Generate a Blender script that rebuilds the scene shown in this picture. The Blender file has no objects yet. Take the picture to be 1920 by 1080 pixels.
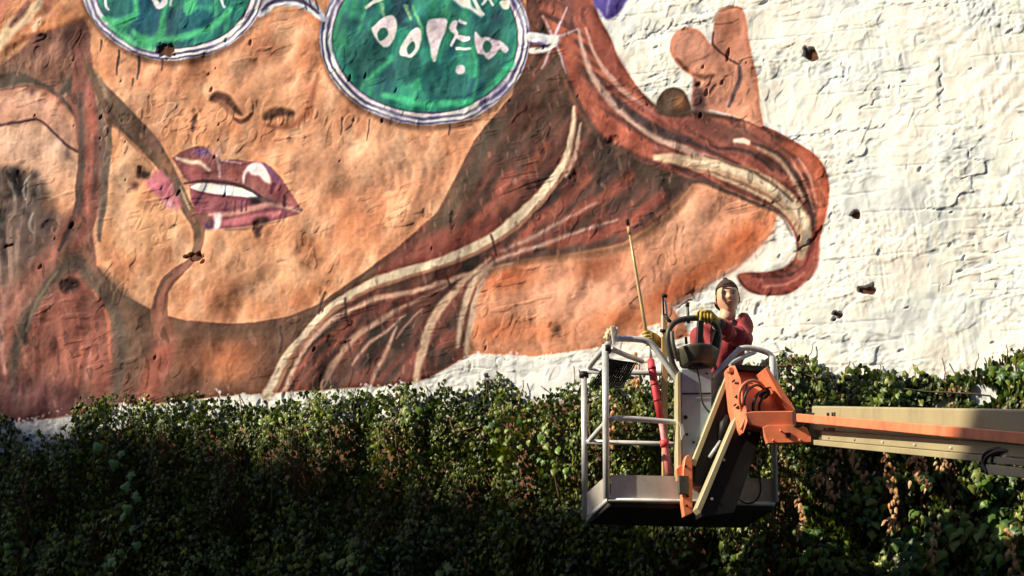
import bpy, bmesh, math, random
import numpy as np
from mathutils import Vector, Matrix

# ------------------------------------------------------------------ camera, sky, sun, exposure
SC = bpy.context.scene
COL = SC.collection
F_PX = 4785.0                       # focal length in 1920-wide photo pixels
PITCH = math.radians(13.8)
CAM_Z = 1.6
cam_data = bpy.data.cameras.new('camera')
cam_data.sensor_width = 36.0
cam_data.lens = F_PX / 1920.0 * 36.0
cam_data.clip_end = 2000.0
cam = bpy.data.objects.new('camera', cam_data)
COL.objects.link(cam)
cam.location = (0, 0, CAM_Z)
cam.rotation_euler = (math.radians(90) + PITCH, 0, 0)
SC.camera = cam

WALL_YAW = math.radians(18)
UX = np.array([math.cos(WALL_YAW), -math.sin(WALL_YAW), 0.0])     # along the wall, to the right
NX = np.array([-math.sin(WALL_YAW), -math.cos(WALL_YAW), 0.0])    # out of the wall, to the street
ZX = np.array([0.0, 0.0, 1.0])
SUN_EL = math.radians(31)
SUN_RAKE = math.radians(35)          # horizontal angle between the sun and the wall plane
SUN = (-UX * math.cos(SUN_RAKE) + NX * math.sin(SUN_RAKE)) * math.cos(SUN_EL) + ZX * math.sin(SUN_EL)

world = bpy.data.worlds.new('World')
SC.world = world
world.use_nodes = True
wn = world.node_tree
wn.nodes.clear()
w_out = wn.nodes.new('ShaderNodeOutputWorld')
w_bg = wn.nodes.new('ShaderNodeBackground')
w_sky = wn.nodes.new('ShaderNodeTexSky')
w_sky.sky_type = 'NISHITA'
w_sky.sun_disc = False
w_sky.sun_elevation = SUN_EL
w_sky.sun_rotation = math.atan2(SUN[0], SUN[1])
w_bg.inputs['Strength'].default_value = 0.085
wn.links.new(w_sky.outputs[0], w_bg.inputs['Color'])
wn.links.new(w_bg.outputs[0], w_out.inputs[0])

sun_data = bpy.data.lights.new('sun', 'SUN')
sun_data.energy = 5.0
sun_data.angle = math.radians(0.5)
sun_data.color = (1.0, 0.85, 0.60)
sun = bpy.data.objects.new('sun', sun_data)
COL.objects.link(sun)
sun.location = (-20, -5, 25)
sun.rotation_euler = Vector(-SUN).to_track_quat('-Z', 'Y').to_euler()

SC.view_settings.view_transform = 'Standard'
SC.view_settings.look = 'None'
SC.view_settings.gamma = 1.0
SC.view_settings.use_curve_mapping = False
SC.view_settings.exposure = 0.68

# ------------------------------------------------------------------ helpers
rng = np.random.default_rng(7)
random.seed(7)

def ray(px, py):
    x = (px - 960) / F_PX
    y = (540 - py) / F_PX
    return np.array([x, math.cos(PITCH) - y * math.sin(PITCH), math.sin(PITCH) + y * math.cos(PITCH)])

def at(px, py, Y):
    """point of the plane world-y = Y that the photograph shows at (px, py)"""
    d = ray(px, py)
    return d * (Y / d[1]) + np.array([0, 0, CAM_Z])

CAM = np.array([0, 0, CAM_Z])
P0 = at(1370, 560, 17.3)             # a point of the wall

def wall_pt(U, V, h=0.0):
    """wall coordinates (m along, absolute height, m proud) to the world"""
    U = np.asarray(U, float); V = np.asarray(V, float)
    h = np.asarray(h, float)
    return (P0 * np.array([1, 1, 0]) + U[..., None] * UX + V[..., None] * ZX + h[..., None] * NX)

def wall_px(U, V, h=0.0):
    q = wall_pt(U, V, h) - CAM
    zc = q[..., 1] * math.cos(PITCH) + q[..., 2] * math.sin(PITCH)
    yc = -q[..., 1] * math.sin(PITCH) + q[..., 2] * math.cos(PITCH)
    return 960 + F_PX * q[..., 0] / zc, 540 - F_PX * yc / zc

def px_wall(px, py, h=0.0):
    d = ray(px, py)
    t = ((P0 + NX * h - CAM) @ NX) / (d @ NX)
    p = CAM + d * t
    return float((p - P0) @ UX), float(p[2])

# ------------------------------------------------------------------ the mural: brush work laid out on a paint map
X0, Y0, CW, CH = -480, -420, 2880, 1300

_tiles = {}
def tile_noise(lx, ly, seed, n=1024):
    """periodic band-limited noise, features lx by ly units, unit variance"""
    key = (round(lx, 4), round(ly, 4), seed)
    if key in _tiles:
        return _tiles[key]
    r = np.random.default_rng(seed)
    f = np.fft.rfft2(r.standard_normal((n, n)))
    ky = np.fft.fftfreq(n)[:, None] * ly
    kx = np.fft.rfftfreq(n)[None, :] * lx
    k2 = kx * kx + ky * ky
    filt = np.exp(-k2 * 4.0) * (1 - np.exp(-k2 * 40.0))
    o = np.fft.irfft2(f * filt, s=(n, n))
    _tiles[key] = ((o - o.mean()) / o.std()).astype(np.float32)
    return _tiles[key]

def sample_tile(t, x, y):
    n = t.shape[0]
    xi = np.floor(x); yi = np.floor(y)
    fx = (x - xi).astype(np.float32); fy = (y - yi).astype(np.float32)
    x0 = xi.astype(np.int64) % n; y0 = yi.astype(np.int64) % n
    x1 = (x0 + 1) % n; y1 = (y0 + 1) % n
    return (t[y0, x0] * (1 - fx) * (1 - fy) + t[y0, x1] * fx * (1 - fy)
            + t[y1, x0] * (1 - fx) * fy + t[y1, x1] * fx * fy)

gy, gx = np.mgrid[0:CH, 0:CW].astype(np.float32)
gx += X0; gy += Y0

def rot_noise(lx, ly, ang, seed):
    c, s = math.cos(math.radians(ang)), math.sin(math.radians(ang))
    return sample_tile(tile_noise(lx, ly, seed), gx * c + gy * s + 5000, -gx * s + gy * c + 5000)

def spline(pts, closed=False, n=8):
    P = np.array(pts, float)
    m = len(P)
    out = []
    rngi = range(m) if closed else range(m - 1)
    for i in rngi:
        if closed:
            p0, p1, p2, p3 = P[(i - 1) % m], P[i], P[(i + 1) % m], P[(i + 2) % m]
        else:
            p0, p1, p2, p3 = P[max(i - 1, 0)], P[i], P[i + 1], P[min(i + 2, m - 1)]
        for k in range(n):
            t = k / n
            out.append(0.5 * ((2 * p1) + (-p0 + p2) * t + (2 * p0 - 5 * p1 + 4 * p2 - p3) * t * t
                              + (-p0 + 3 * p1 - 3 * p2 + p3) * t ** 3))
    if not closed:
        out.append(P[-1])
    return np.array(out)

def blur1(a, r, axis):
    if r < 1:
        return a
    k = 2 * r + 1
    pad = [(0, 0)] * 2
    pad[axis] = (r + 1, r)
    c = np.cumsum(np.pad(a, pad, mode='edge'), axis=axis, dtype=np.float64)
    if axis == 0:
        return ((c[k:] - c[:-k]) / k).astype(np.float32)
    return ((c[:, k:] - c[:, :-k]) / k).astype(np.float32)

def blur(a, s):
    r = max(1, int(round(s)))
    for _ in range(2):
        a = blur1(blur1(a, r, 0), r, 1)
    return a

def smooth01(x):
    x = np.clip(x, 0, 1)
    return x * x * (3 - 2 * x)

paint = np.zeros((CH, CW, 3), np.float32)
ids = np.zeros((CH, CW), np.uint8)      # which painted motif a spot belongs to
WARPX = rot_noise(40, 40, 0, 11) * 0.9 + rot_noise(9, 9, 0, 12) * 0.4
WARPY = rot_noise(40, 40, 0, 13) * 0.9 + rot_noise(9, 9, 0, 14) * 0.4

def poly_mask(P, soft):
    m = int(soft * 3 + 6)
    x0 = max(X0, int(P[:, 0].min()) - m); x1 = min(X0 + CW, int(P[:, 0].max()) + m + 1)
    y0 = max(Y0, int(P[:, 1].min()) - m); y1 = min(Y0 + CH, int(P[:, 1].max()) + m + 1)
    if x1 <= x0 or y1 <= y0:
        return None
    W_, H_ = x1 - x0, y1 - y0
    tog = np.zeros((H_, W_ + 1), np.int32)
    Q = np.roll(P, -1, axis=0)
    for (ax, ay), (bx, by) in zip(P, Q):
        if ay == by:
            continue
        if ay > by:
            ax, ay, bx, by = bx, by, ax, ay
        r0 = max(int(math.ceil(ay - y0)), 0); r1 = min(int(math.ceil(by - y0)), H_)
        if r1 <= r0:
            continue
        rows = np.arange(r0, r1)
        xs = ax + (rows + y0 - ay) / (by - ay) * (bx - ax)
        c = np.clip(np.ceil(xs - x0), 0, W_).astype(int)
        np.add.at(tog, (rows, c), 1)
    mask = (np.cumsum(tog, axis=1)[:, :W_] % 2).astype(np.float32)
    mask = blur(mask, soft) if soft >= 1 else mask
    return x0, x1, y0, y1, mask

def stroke_mask(P, wd, soft):
    m = int(wd.max() + soft * 2 + 4)
    x0 = max(X0, int(P[:, 0].min()) - m); x1 = min(X0 + CW, int(P[:, 0].max()) + m + 1)
    y0 = max(Y0, int(P[:, 1].min()) - m); y1 = min(Y0 + CH, int(P[:, 1].max()) + m + 1)
    if x1 <= x0 or y1 <= y0:
        return None
    X = gx[y0 - Y0:y1 - Y0, x0 - X0:x1 - X0]; Y = gy[y0 - Y0:y1 - Y0, x0 - X0:x1 - X0]
    X = X + WARPX[y0 - Y0:y1 - Y0, x0 - X0:x1 - X0]; Y = Y + WARPY[y0 - Y0:y1 - Y0, x0 - X0:x1 - X0]
    best = np.full(X.shape, -1e9, np.float32)
    for i in range(len(P) - 1):
        a, b = P[i], P[i + 1]
        d = b - a
        L2 = d @ d + 1e-9
        t = np.clip(((X - a[0]) * d[0] + (Y - a[1]) * d[1]) / L2, 0, 1)
        dist = np.hypot(X - a[0] - t * d[0], Y - a[1] - t * d[1])
        np.maximum(best, wd[i] + (wd[i + 1] - wd[i]) * t - dist, out=best)
    return x0, x1, y0, y1, smooth01(best / max(soft, 1.0) * 0.5 + 0.5).astype(np.float32)

def lay(res, color, a=1.0, tex=None, pid=None):
    if res is None:
        return
    x0, x1, y0, y1, m = res
    sl = (slice(y0 - Y0, y1 - Y0), slice(x0 - X0, x1 - X0))
    if pid is not None:
        ids[sl][m > 0.5] = pid
    m = m * a
    if tex is not None:
        m = m * tex[sl]
    c = np.array(color, np.float32)
    paint[sl] += (c - paint[sl]) * m[..., None]

def fill(pts, color, soft=1.0, a=1.0, tex=None, pid=None, curve=True, n=8):
    P = spline(pts, True, n) if curve else np.array(pts, float)
    lay(poly_mask(P, soft), color, a, tex, pid)

def line(pts, w, color, soft=2.0, a=1.0, tex=None, pid=None, n=6):
    P = spline(pts, False, n)
    ws = np.atleast_1d(np.array(w, float))
    if len(ws) == 1:
        ws = np.repeat(ws, len(pts))
    wd = np.interp(np.linspace(0, 1, len(P)), np.linspace(0, 1, len(ws)), ws) / 2
    lay(stroke_mask(P, wd, soft), color, a, tex, pid)

def blob(x, y, rx, ry, color, a=0.6, ang=0.0, tex=None):
    """a soft cloud of colour, as from a spray can"""
    m = int(max(rx, ry) * 2)
    x0 = max(X0, int(x) - m); x1 = min(X0 + CW, int(x) + m)
    y0 = max(Y0, int(y) - m); y1 = min(Y0 + CH, int(y) + m)
    if x1 <= x0 or y1 <= y0:
        return
    X = gx[y0 - Y0:y1 - Y0, x0 - X0:x1 - X0] - x; Y = gy[y0 - Y0:y1 - Y0, x0 - X0:x1 - X0] - y
    c, s = math.cos(math.radians(ang)), math.sin(math.radians(ang))
    d = ((X * c + Y * s) / rx) ** 2 + ((-X * s + Y * c) / ry) ** 2
    lay((x0, x1, y0, y1, np.exp(-d * 1.4).astype(np.float32)), color, a, tex)

def ell(cx, cy, rx, ry, n=72):
    t = np.linspace(0, 2 * math.pi, n, endpoint=False)
    return np.stack([cx + rx * np.cos(t), cy + ry * np.sin(t)], 1)
PLASTER, SKIN, HAIR, LENS_A, LENS_B, RIM, LIPS, FINGER, FLOWER = range(9)
paint[:] = (252, 249, 235)
T_STREAK = np.clip(rot_noise(9, 70, 38, 21) * 0.32 + 0.5, 0, 1)      # hair strokes falling to the lower left
T_STREAK2 = np.clip(rot_noise(8, 60, 12, 22) * 0.32 + 0.45, 0, 1)    # steeper strokes
T_LOCK = np.clip(rot_noise(70, 8, 32, 23) * 0.34 + 0.5, 0, 1)        # strokes down the big lock
T_DAB = np.clip(rot_noise(26, 34, 20, 24) * 0.35 + 0.45, 0, 1)
T_DAB2 = np.clip(rot_noise(14, 18, -10, 25) * 0.4 + 0.4, 0, 1)
T_CLOUD = np.clip(rot_noise(90, 80, 0, 26) * 0.35 + 0.5, 0, 1)
T_CLOUD2 = np.clip(rot_noise(60, 70, 0, 27) * 0.35 + 0.5, 0, 1)
T_VERT = np.clip(rot_noise(7, 60, 0, 28) * 0.4 + 0.5, 0, 1)

# --- everything brown behind the face: neck and hair
fill([(-480, -420), (1150, -420), (1110, -60), (1130, 120), (1210, 200), (1330, 230), (1330, 330), (1240, 470), (1000, 640),
      (890, 662), (850, 684), (800, 712), (740, 724), (620, 728), (500, 738), (400, 745), (250, 762), (130, 778), (0, 798), (-480, 830)],
     (136, 78, 58), 2, pid=HAIR, curve=False)
CENTRE = [(905, 235), (885, 262), (862, 320), (820, 400), (740, 470), (650, 535), (560, 640), (505, 735), (620, 728), (740, 724),
          (800, 712), (850, 684), (885, 650), (905, 505), (980, 482), (1170, 455), (1300, 345), (1180, 300), (1080, 190), (1040, 90), (990, -60), (905, -60)]
fill(CENTRE, (124, 72, 56), 1, curve=False)
fill(CENTRE, (84, 62, 48), 3, 0.95, T_STREAK ** 1.5, curve=False)
fill(CENTRE, (170, 98, 74), 3, 0.6, (1 - T_STREAK) ** 2 * T_CLOUD, curve=False)
fill(CENTRE, (60, 48, 40), 3, 0.85, T_DAB ** 2.5, curve=False)  # dark blotches: paint spots plus painted shade of the lumps
blob(1080, 150, 60, 90, (92, 78, 58), 0.8)
blob(1010, 200, 60, 90, (110, 78, 58), 0.7)
blob(960, 290, 70, 40, (96, 70, 54), 0.7, -50)
blob(1230, 330, 80, 28, (72, 60, 46), 0.8, 25)
blob(1150, 310, 60, 30, (70, 60, 48), 0.6, 25)
line([(930, 235), (905, 270), (885, 325), (845, 400), (770, 470), (700, 515)], [40, 36, 34, 30, 22, 14], (82, 70, 52), 14, 0.85)
fill([(700, 520), (740, 480), (800, 440), (900, 420), (960, 400), (900, 450), (820, 490), (740, 520)], (150, 76, 58), 8, 0.8)
for pts, w, c, a in [([(1100, 330), (1040, 390), (980, 440)], 18, (176, 92, 64), .6), ([(1180, 330), (1120, 375), (1060, 415)], 20, (180, 92, 66), .6),
                     ([(1020, 270), (980, 340), (930, 400)], 16, (180, 100, 68), .55), ([(960, 330), (920, 390), (880, 430)], 14, (176, 92, 66), .5),
                     ([(1240, 370), (1190, 410), (1120, 440), (1030, 455)], 22, (166, 82, 60), .7), ([(1050, 430), (980, 455), (930, 475)], 16, (190, 112, 88), .5)]:
    line(pts, w, c, 8, a)

# --- arm and hand on the right
fill([(882, 662), (868, 605), (876, 550), (905, 508), (980, 484), (1080, 474), (1170, 456), (1240, 412), (1300, 345), (1380, 335),
      (1462, 388), (1448, 432), (1385, 494), (1330, 528), (1258, 574), (1280, 602), (1292, 628), (1246, 642), (1236, 606), (1212, 612),
      (1188, 640), (1120, 652), (1000, 668)], (222, 152, 104), 1, pid=SKIN, curve=False)
ARMTEX = 0.35 + 0.65 * T_CLOUD
blob(1080, 560, 130, 80, (234, 170, 122), 0.85, -10)
blob(1290, 420, 70, 44, (232, 172, 124), 0.9, -30)
blob(1360, 380, 60, 30, (230, 160, 114), 0.8, 25)
blob(950, 520, 60, 30, (196, 104, 56), 0.9, -10)
blob(1120, 500, 60, 26, (190, 106, 62), 0.7, -20)
blob(930, 620, 60, 30, (204, 116, 66), 0.8)
blob(1395, 450, 70, 34, (200, 104, 52), 0.9, -40)
blob(1300, 520, 90, 22, (196, 102, 52), 0.9, -32)
blob(1250, 555, 60, 20, (190, 96, 50), 0.8, -30)
blob(1160, 600, 70, 26, (206, 118, 64), 0.8, -12)
blob(1180, 530, 60, 30, (192, 132, 96), 0.6, -25)
blob(1010, 620, 70, 26, (216, 130, 76), 0.7)
line([(1448, 436), (1385, 497), (1330, 531), (1262, 574)], [6, 6, 5, 4], (156, 84, 58), 4, 0.8)
line([(885, 655), (872, 600), (880, 550), (912, 512), (990, 488), (1090, 478), (1172, 460), (1242, 416), (1298, 352)], [14, 12, 14, 12, 12, 12, 14, 16, 18], (120, 84, 54), 8, 0.7)
blob(1043, 618, 9, 15, (120, 82, 56), 0.85)
blob(1080, 622, 6, 16, (150, 90, 56), 0.6)
line([(1080, 610), (1095, 640), (1110, 655)], 3, (236, 160, 110), 2, 0.6)

# --- face
CHIN = [(905, 235), (885, 262), (862, 320), (820, 400), (740, 470), (650, 535), (600, 568), (540, 592), (480, 604), (420, 607),
        (350, 602), (300, 590), (230, 552), (180, 497)]
fill([(160, 90), (150, -420), (1000, -420), (985, 60), (960, 180)] + CHIN + [(172, 440), (185, 380), (200, 300), (195, 240), (172, 160)],
     (226, 160, 106), 1, pid=SKIN, curve=False)
FACE_CLIP = T_CLOUD
blob(700, 300, 130, 110, (234, 174, 122), 0.8)
blob(640, 430, 150, 60, (212, 136, 84), 0.75, -25)
blob(800, 350, 60, 60, (224, 154, 104), 0.6)
blob(470, 510, 110, 60, (236, 178, 122), 0.8)
blob(260, 430, 80, 90, (234, 176, 116), 0.8)
blob(560, 560, 110, 26, (206, 128, 74), 0.8, -14)
blob(280, 150, 70, 50, (224, 150, 106), 0.6)
blob(300, 180, 50, 30, (238, 178, 124), 0.7)
blob(470, 110, 60, 60, (226, 154, 102), 0.6)
blob(545, 90, 24, 70, (242, 186, 132), 0.75, 12)
blob(585, 130, 22, 90, (186, 122, 80), 0.75, 4)
blob(500, 60, 18, 60, (206, 136, 92), 0.6, 14)
blob(560, 215, 40, 30, (190, 120, 74), 0.7)
blob(610, 200, 22, 60, (222, 160, 110), 0.6)
blob(400, 250, 60, 22, (216, 148, 96), 0.6)
blob(250, 300, 30, 60, (244, 206, 150), 0.7)
blob(230, 330, 16, 50, (236, 200, 150), 0.6)
blob(560, 330, 50, 60, (232, 166, 114), 0.6)
fill([(160, 90), (150, -420), (1000, -420), (985, 60), (960, 180)] + CHIN + [(172, 440), (185, 380), (200, 300), (195, 240), (172, 160)],
     (206, 128, 78), 2, 0.5, T_CLOUD2 ** 2, curve=False)
fill([(160, 90), (150, -420), (1000, -420), (985, 60), (960, 180)] + CHIN + [(172, 440), (185, 380), (200, 300), (195, 240), (172, 160)],
     (246, 196, 142), 2, 0.5, T_DAB ** 2, curve=False)
# nose
line([(398, 186), (410, 182), (428, 190), (442, 204), (452, 214)], [13, 18, 18, 13, 7], (104, 66, 46), 5, 1.0)
line([(404, 190), (418, 196), (436, 212)], [8, 12, 7], (146, 98, 68), 5, 0.8)
line([(498, 220), (510, 212), (528, 208), (546, 212)], [10, 17, 15, 8], (104, 68, 46), 5, 1.0)
line([(440, 222), (452, 228), (466, 222), (474, 214)], [4, 9, 8, 4], (120, 66, 40), 3, 0.95)
line([(500, 234), (530, 238), (560, 226), (580, 205), (588, 175), (596, 140)], [4, 10, 12, 11, 9, 5], (160, 96, 58), 6, 0.9)
line([(380, 180), (372, 196), (376, 214)], [3, 5, 3], (186, 120, 76), 5, 0.6)
line([(366, 216), (362, 230), (358, 246)], [4, 8, 5], (120, 84, 62), 4, 0.8)
line([(412, 262), (414, 240)], 4, (186, 120, 78), 4, 0.5)

# --- neck under the chin
fill([(180, 497), (230, 552), (300, 590), (350, 602), (420, 607), (480, 604), (540, 592), (600, 568), (650, 535), (700, 505), (640, 580),
      (560, 640), (505, 738), (400, 745), (250, 762), (205, 765), (218, 640), (205, 560)], (124, 86, 62), 1, pid=SKIN, curve=False)
line([(190, 512), (240, 566), (300, 606), (360, 622), (430, 628), (500, 622), (570, 602), (640, 560), (700, 515)], [18, 24, 24, 24, 24, 24, 24, 22, 14], (100, 76, 54), 10, 0.8)
blob(420, 672, 90, 40, (190, 112, 66), 0.9, -6)
blob(370, 640, 30, 60, (132, 86, 62), 0.5)
blob(440, 700, 60, 26, (206, 128, 76), 0.6)
blob(250, 640, 36, 70, (110, 86, 64), 0.8)
blob(520, 650, 34, 60, (112, 82, 62), 0.8, 30)
blob(262, 740, 60, 20, (140, 84, 70), 0.7)
line([(312, 610), (306, 660), (290, 710), (276, 750)], [20, 40, 44, 30], (166, 92, 68), 12, 0.8)

# --- hand, sleeve and hair on the far left
fill([(-480, -420), (172, -420), (178, 0), (160, 34), (110, 52), (70, 66), (20, 104), (0, 126), (-480, 330)], (206, 138, 88), 2, pid=SKIN, curve=False)
for pts, w, c, a in [([(-10, 96), (20, 60), (48, 36), (78, 6)], [16, 26, 24, 14], (244, 208, 152), .9), ([(66, 62), (70, 46), (80, 34)], [8, 14, 6], (244, 204, 150), .85),
                     ([(24, 52), (40, 30), (56, 8)], [8, 14, 10], (128, 82, 68), .75), ([(0, 40), (6, 10), (16, -20)], 20, (190, 116, 84), .8),
                     ([(80, 60), (120, 40), (168, 20)], [16, 26, 18], (214, 138, 78), .8), ([(-10, 118), (30, 84), (70, 68), (120, 52), (160, 34)], [8, 10, 8, 10, 8], (150, 92, 56), .8),
                     ([(90, 20), (92, 4), (96, -20)], 14, (176, 112, 86), .6), ([(130, 0), (150, -30), (160, -60)], 30, (226, 160, 106), .7),
                     ([(-10, 112), (20, 100), (60, 80)], [20, 16, 8], (232, 176, 116), .6)]:
    line(pts, w, c, 5, a)
fill([(-480, 330), (0, 122), (24, 104), (70, 70), (112, 54), (162, 40), (160, 100), (172, 160), (195, 240), (200, 300), (185, 380), (172, 440),
      (180, 497), (218, 640), (205, 765), (0, 798), (-480, 830)], (140, 96, 72), 2, pid=HAIR, curve=False)
blob(20, 148, 40, 24, (108, 98, 74), 0.95)
blob(90, 120, 50, 26, (142, 100, 76), 0.8)
blob(140, 70, 26, 20, (84, 54, 50), 0.85, -20)
blob(82, 68, 7, 6, (40, 28, 24), 0.9)
blob(130, 160, 20, 22, (70, 62, 46), 0.9)
line([(160, 95), (152, 125), (148, 150), (140, 178)], [10, 16, 14, 10], (78, 58, 48), 6, 0.8)
# sleeve band and the pale rounds under it
fill([(-60, 168), (0, 166), (58, 160), (108, 178), (140, 208), (152, 250), (152, 292), (128, 276), (108, 254), (76, 230), (0, 234), (-60, 250)], (206, 146, 106), 2, pid=SKIN)
line([(56, 164), (100, 178), (136, 212), (146, 250)], [10, 12, 14, 10], (164, 104, 78), 6, 0.8)
line([(36, 190), (40, 172), (66, 196), (72, 176)], [5, 10, 6, 10], (240, 194, 146), 4, 0.7)
blob(60, 172, 7, 12, (84, 58, 60), 0.85, 20)
blob(132, 232, 20, 28, (224, 164, 110), 0.8)
fill([(-60, 250), (0, 236), (76, 232), (106, 256), (126, 280), (150, 288), (150, 340), (146, 380), (110, 400), (80, 360), (60, 330), (0, 324), (-60, 330)], (224, 170, 122), 3, pid=SKIN)
blob(30, 270, 60, 34, (236, 186, 140), 0.8)
blob(110, 272, 22, 20, (238, 202, 166), 0.8)
blob(60, 310, 50, 20, (216, 150, 92), 0.8)
blob(120, 350, 36, 40, (220, 158, 100), 0.8)
blob(124, 290, 10, 10, (112, 90, 98), 0.8)
blob(38, 258, 5, 14, (150, 112, 96), 0.7)
blob(60, 280, 14, 8, (190, 130, 90), 0.5)
line([(-20, 238), (0, 234), (40, 228), (76, 226), (106, 252), (128, 276), (148, 286)], 4, (96, 60, 62), 3, 0.8)
# charcoal mass
fill([(-80, 330), (0, 320), (32, 312), (66, 330), (92, 352), (106, 392), (124, 420), (128, 450), (70, 470), (56, 510), (0, 540), (-80, 560)], (100, 84, 70), 14, 0.9)
fill([(-80, 330), (0, 320), (32, 312), (66, 330), (92, 352), (106, 392), (124, 420), (128, 450), (70, 470), (56, 510), (0, 540), (-80, 560)], (48, 42, 40), 6, 0.9, T_DAB2 ** 1.4)
fill([(-80, 330), (0, 320), (32, 312), (66, 330), (92, 352), (106, 392), (124, 420), (128, 450), (70, 470), (56, 510), (0, 540), (-80, 560)], (146, 134, 110), 6, 0.5, T_VERT ** 3)
for x, y, rx, ry in [(30, 335, 16, 26), (66, 326, 14, 12), (96, 424, 16, 16), (18, 460, 9, 5), (6, 412, 8, 10), (62, 362, 6, 10), (45, 398, 6, 9)]:
    blob(x, y, rx, ry, (34, 30, 30), 0.9)
blob(110, 380, 30, 26, (190, 116, 60), 0.75)
blob(40, 480, 60, 60, (122, 96, 76), 0.6)
blob(130, 440, 40, 30, (166, 96, 72), 0.7)
blob(30, 540, 30, 30, (186, 140, 112), 0.8)
blob(20, 620, 40, 60, (166, 100, 76), 0.7)
line([(150, 400), (120, 440), (90, 490), (60, 540)], [24, 20, 26, 18], (172, 100, 76), 12, 0.55)
# lower-left hair: red panels between olive seams
fill([(142, 506), (176, 552), (204, 640), (202, 745), (60, 760), (46, 650), (76, 570)], (160, 92, 70), 12, 0.85)
fill([(0, 600), (30, 580), (24, 700), (20, 790), (-60, 800), (-60, 600)], (150, 92, 72), 10, 0.8)
line([(140, 488), (100, 530), (62, 572), (36, 640), (28, 700), (34, 760)], [24, 26, 24, 22, 18, 14], (100, 84, 66), 9, 0.75)
line([(140, 488), (190, 540), (216, 590), (226, 650), (216, 720), (206, 770)], [24, 26, 30, 26, 22, 16], (104, 84, 66), 9, 0.75)
line([(86, 540), (60, 580), (46, 640)], [8, 10, 8], (54, 50, 40), 6, 0.8)
line([(160, 520), (196, 566), (216, 620)], [6, 10, 12], (120, 104, 78), 6, 0.6)
line([(104, 600), (120, 660), (130, 720)], [6, 12, 8], (192, 116, 84), 7, 0.6)
line([(168, 660), (160, 700), (150, 740)], [5, 8, 5], (196, 140, 108), 5, 0.6)
line([(40, 640), (56, 690), (70, 740)], [6, 10, 6], (196, 138, 108), 6, 0.5)
fill([(112, 532), (140, 520), (150, 538), (124, 550), (116, 546)], (56, 36, 30), 3, 0.95)
blob(130, 446, 9, 7, (74, 40, 40), 0.8, -30)
blob(165, 418, 12, 6, (84, 50, 46), 0.8, -25)
fill([(-60, 715), (40, 705), (110, 715), (160, 735), (200, 752), (130, 778), (0, 798), (-60, 800)], (104, 62, 58), 10, 0.85)  # purple-dark band paints the soft edge of the cast shadow
LEFT = [(-60, 120), (150, 60), (172, 160), (196, 260), (188, 380), (172, 440), (180, 500), (218, 640), (205, 765), (-60, 800)]
fill(LEFT, (100, 72, 58), 8, 0.28, T_DAB ** 2, curve=False)
fill(LEFT, (222, 170, 132), 6, 0.3, T_VERT ** 3 * T_CLOUD, curve=False)
fill([(-60, 244), (0, 238), (74, 234), (104, 258), (128, 284), (146, 292), (142, 350), (112, 384), (84, 350), (60, 318), (0, 306), (-60, 310)], (238, 190, 146), 10, 0.7)
fill([(-60, 182), (0, 178), (52, 176), (96, 194), (124, 220), (132, 252), (106, 240), (76, 218), (0, 220), (-60, 226)], (226, 172, 132), 8, 0.7)
blob(120, 350, 26, 40, (228, 168, 116), 0.7)
blob(60, 440, 50, 70, (112, 90, 74), 0.5)
blob(60, 560, 60, 40, (172, 118, 92), 0.6)
line([(92, 470), (60, 520), (24, 570), (-10, 620)], [14, 18, 16, 12], (186, 124, 96), 10, 0.6)
line([(130, 440), (100, 480), (70, 520)], [8, 12, 8], (196, 118, 88), 8, 0.5)
line([(150, 128), (142, 150), (126, 168), (118, 176)], [14, 18, 14, 8], (70, 60, 48), 4, 0.85)
line([(0, 150), (30, 144), (60, 150), (100, 172), (134, 204), (150, 240), (153, 292)], [26, 24, 10, 7, 7, 8, 8], (88, 74, 58), 4, 0.85)
line([(148, 230), (150, 300), (146, 380), (132, 430), (112, 470)], [7, 9, 9, 9, 6], (72, 58, 50), 3, 0.85)
line([(202, 222), (206, 280), (200, 340), (194, 400), (186, 450)], [8, 10, 10, 9, 6], (112, 98, 76), 3, 0.85)
line([(162, 120), (166, 200), (172, 280), (168, 360)], [6, 9, 9, 6], (186, 120, 96), 3, 0.8)
line([(140, 486), (98, 530), (58, 578), (34, 640), (26, 700), (30, 760)], [12, 14, 14, 13, 10, 8], (88, 76, 58), 6, 0.5)
line([(146, 490), (194, 544), (220, 596), (230, 652), (220, 716), (208, 768)], [12, 14, 16, 14, 12, 9], (92, 78, 60), 6, 0.5)
line([(112, 510), (72, 560), (52, 620)], [4, 6, 4], (136, 120, 92), 3, 0.7)
line([(176, 545), (200, 600), (206, 680)], [5, 8, 5], (196, 112, 80), 3, 0.7)
line([(84, 580), (70, 650), (72, 720)], [4, 8, 5], (120, 66, 52), 4, 0.6)
line([(140, 580), (150, 650), (142, 720)], [4, 7, 4], (196, 116, 84), 4, 0.6)
line([(10, 560), (4, 630), (10, 700)], [8, 12, 8], (196, 148, 120), 5, 0.6)
line([(56, 330), (40, 352), (46, 372)], [3, 6, 3], (168, 156, 130), 3, 0.7)
line([(62, 400), (58, 424), (64, 436)], [3, 6, 3], (170, 158, 128), 3, 0.7)
line([(20, 345), (26, 372)], [6, 4], (150, 138, 116), 3, 0.6)
line([(-5, 236), (40, 229), (78, 227), (108, 254), (130, 278), (150, 290)], 3.5, (104, 66, 64), 2, 0.8)
line([(0, 168), (58, 161), (108, 179), (140, 209), (152, 252)], 3, (92, 68, 58), 3, 0.6)
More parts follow.
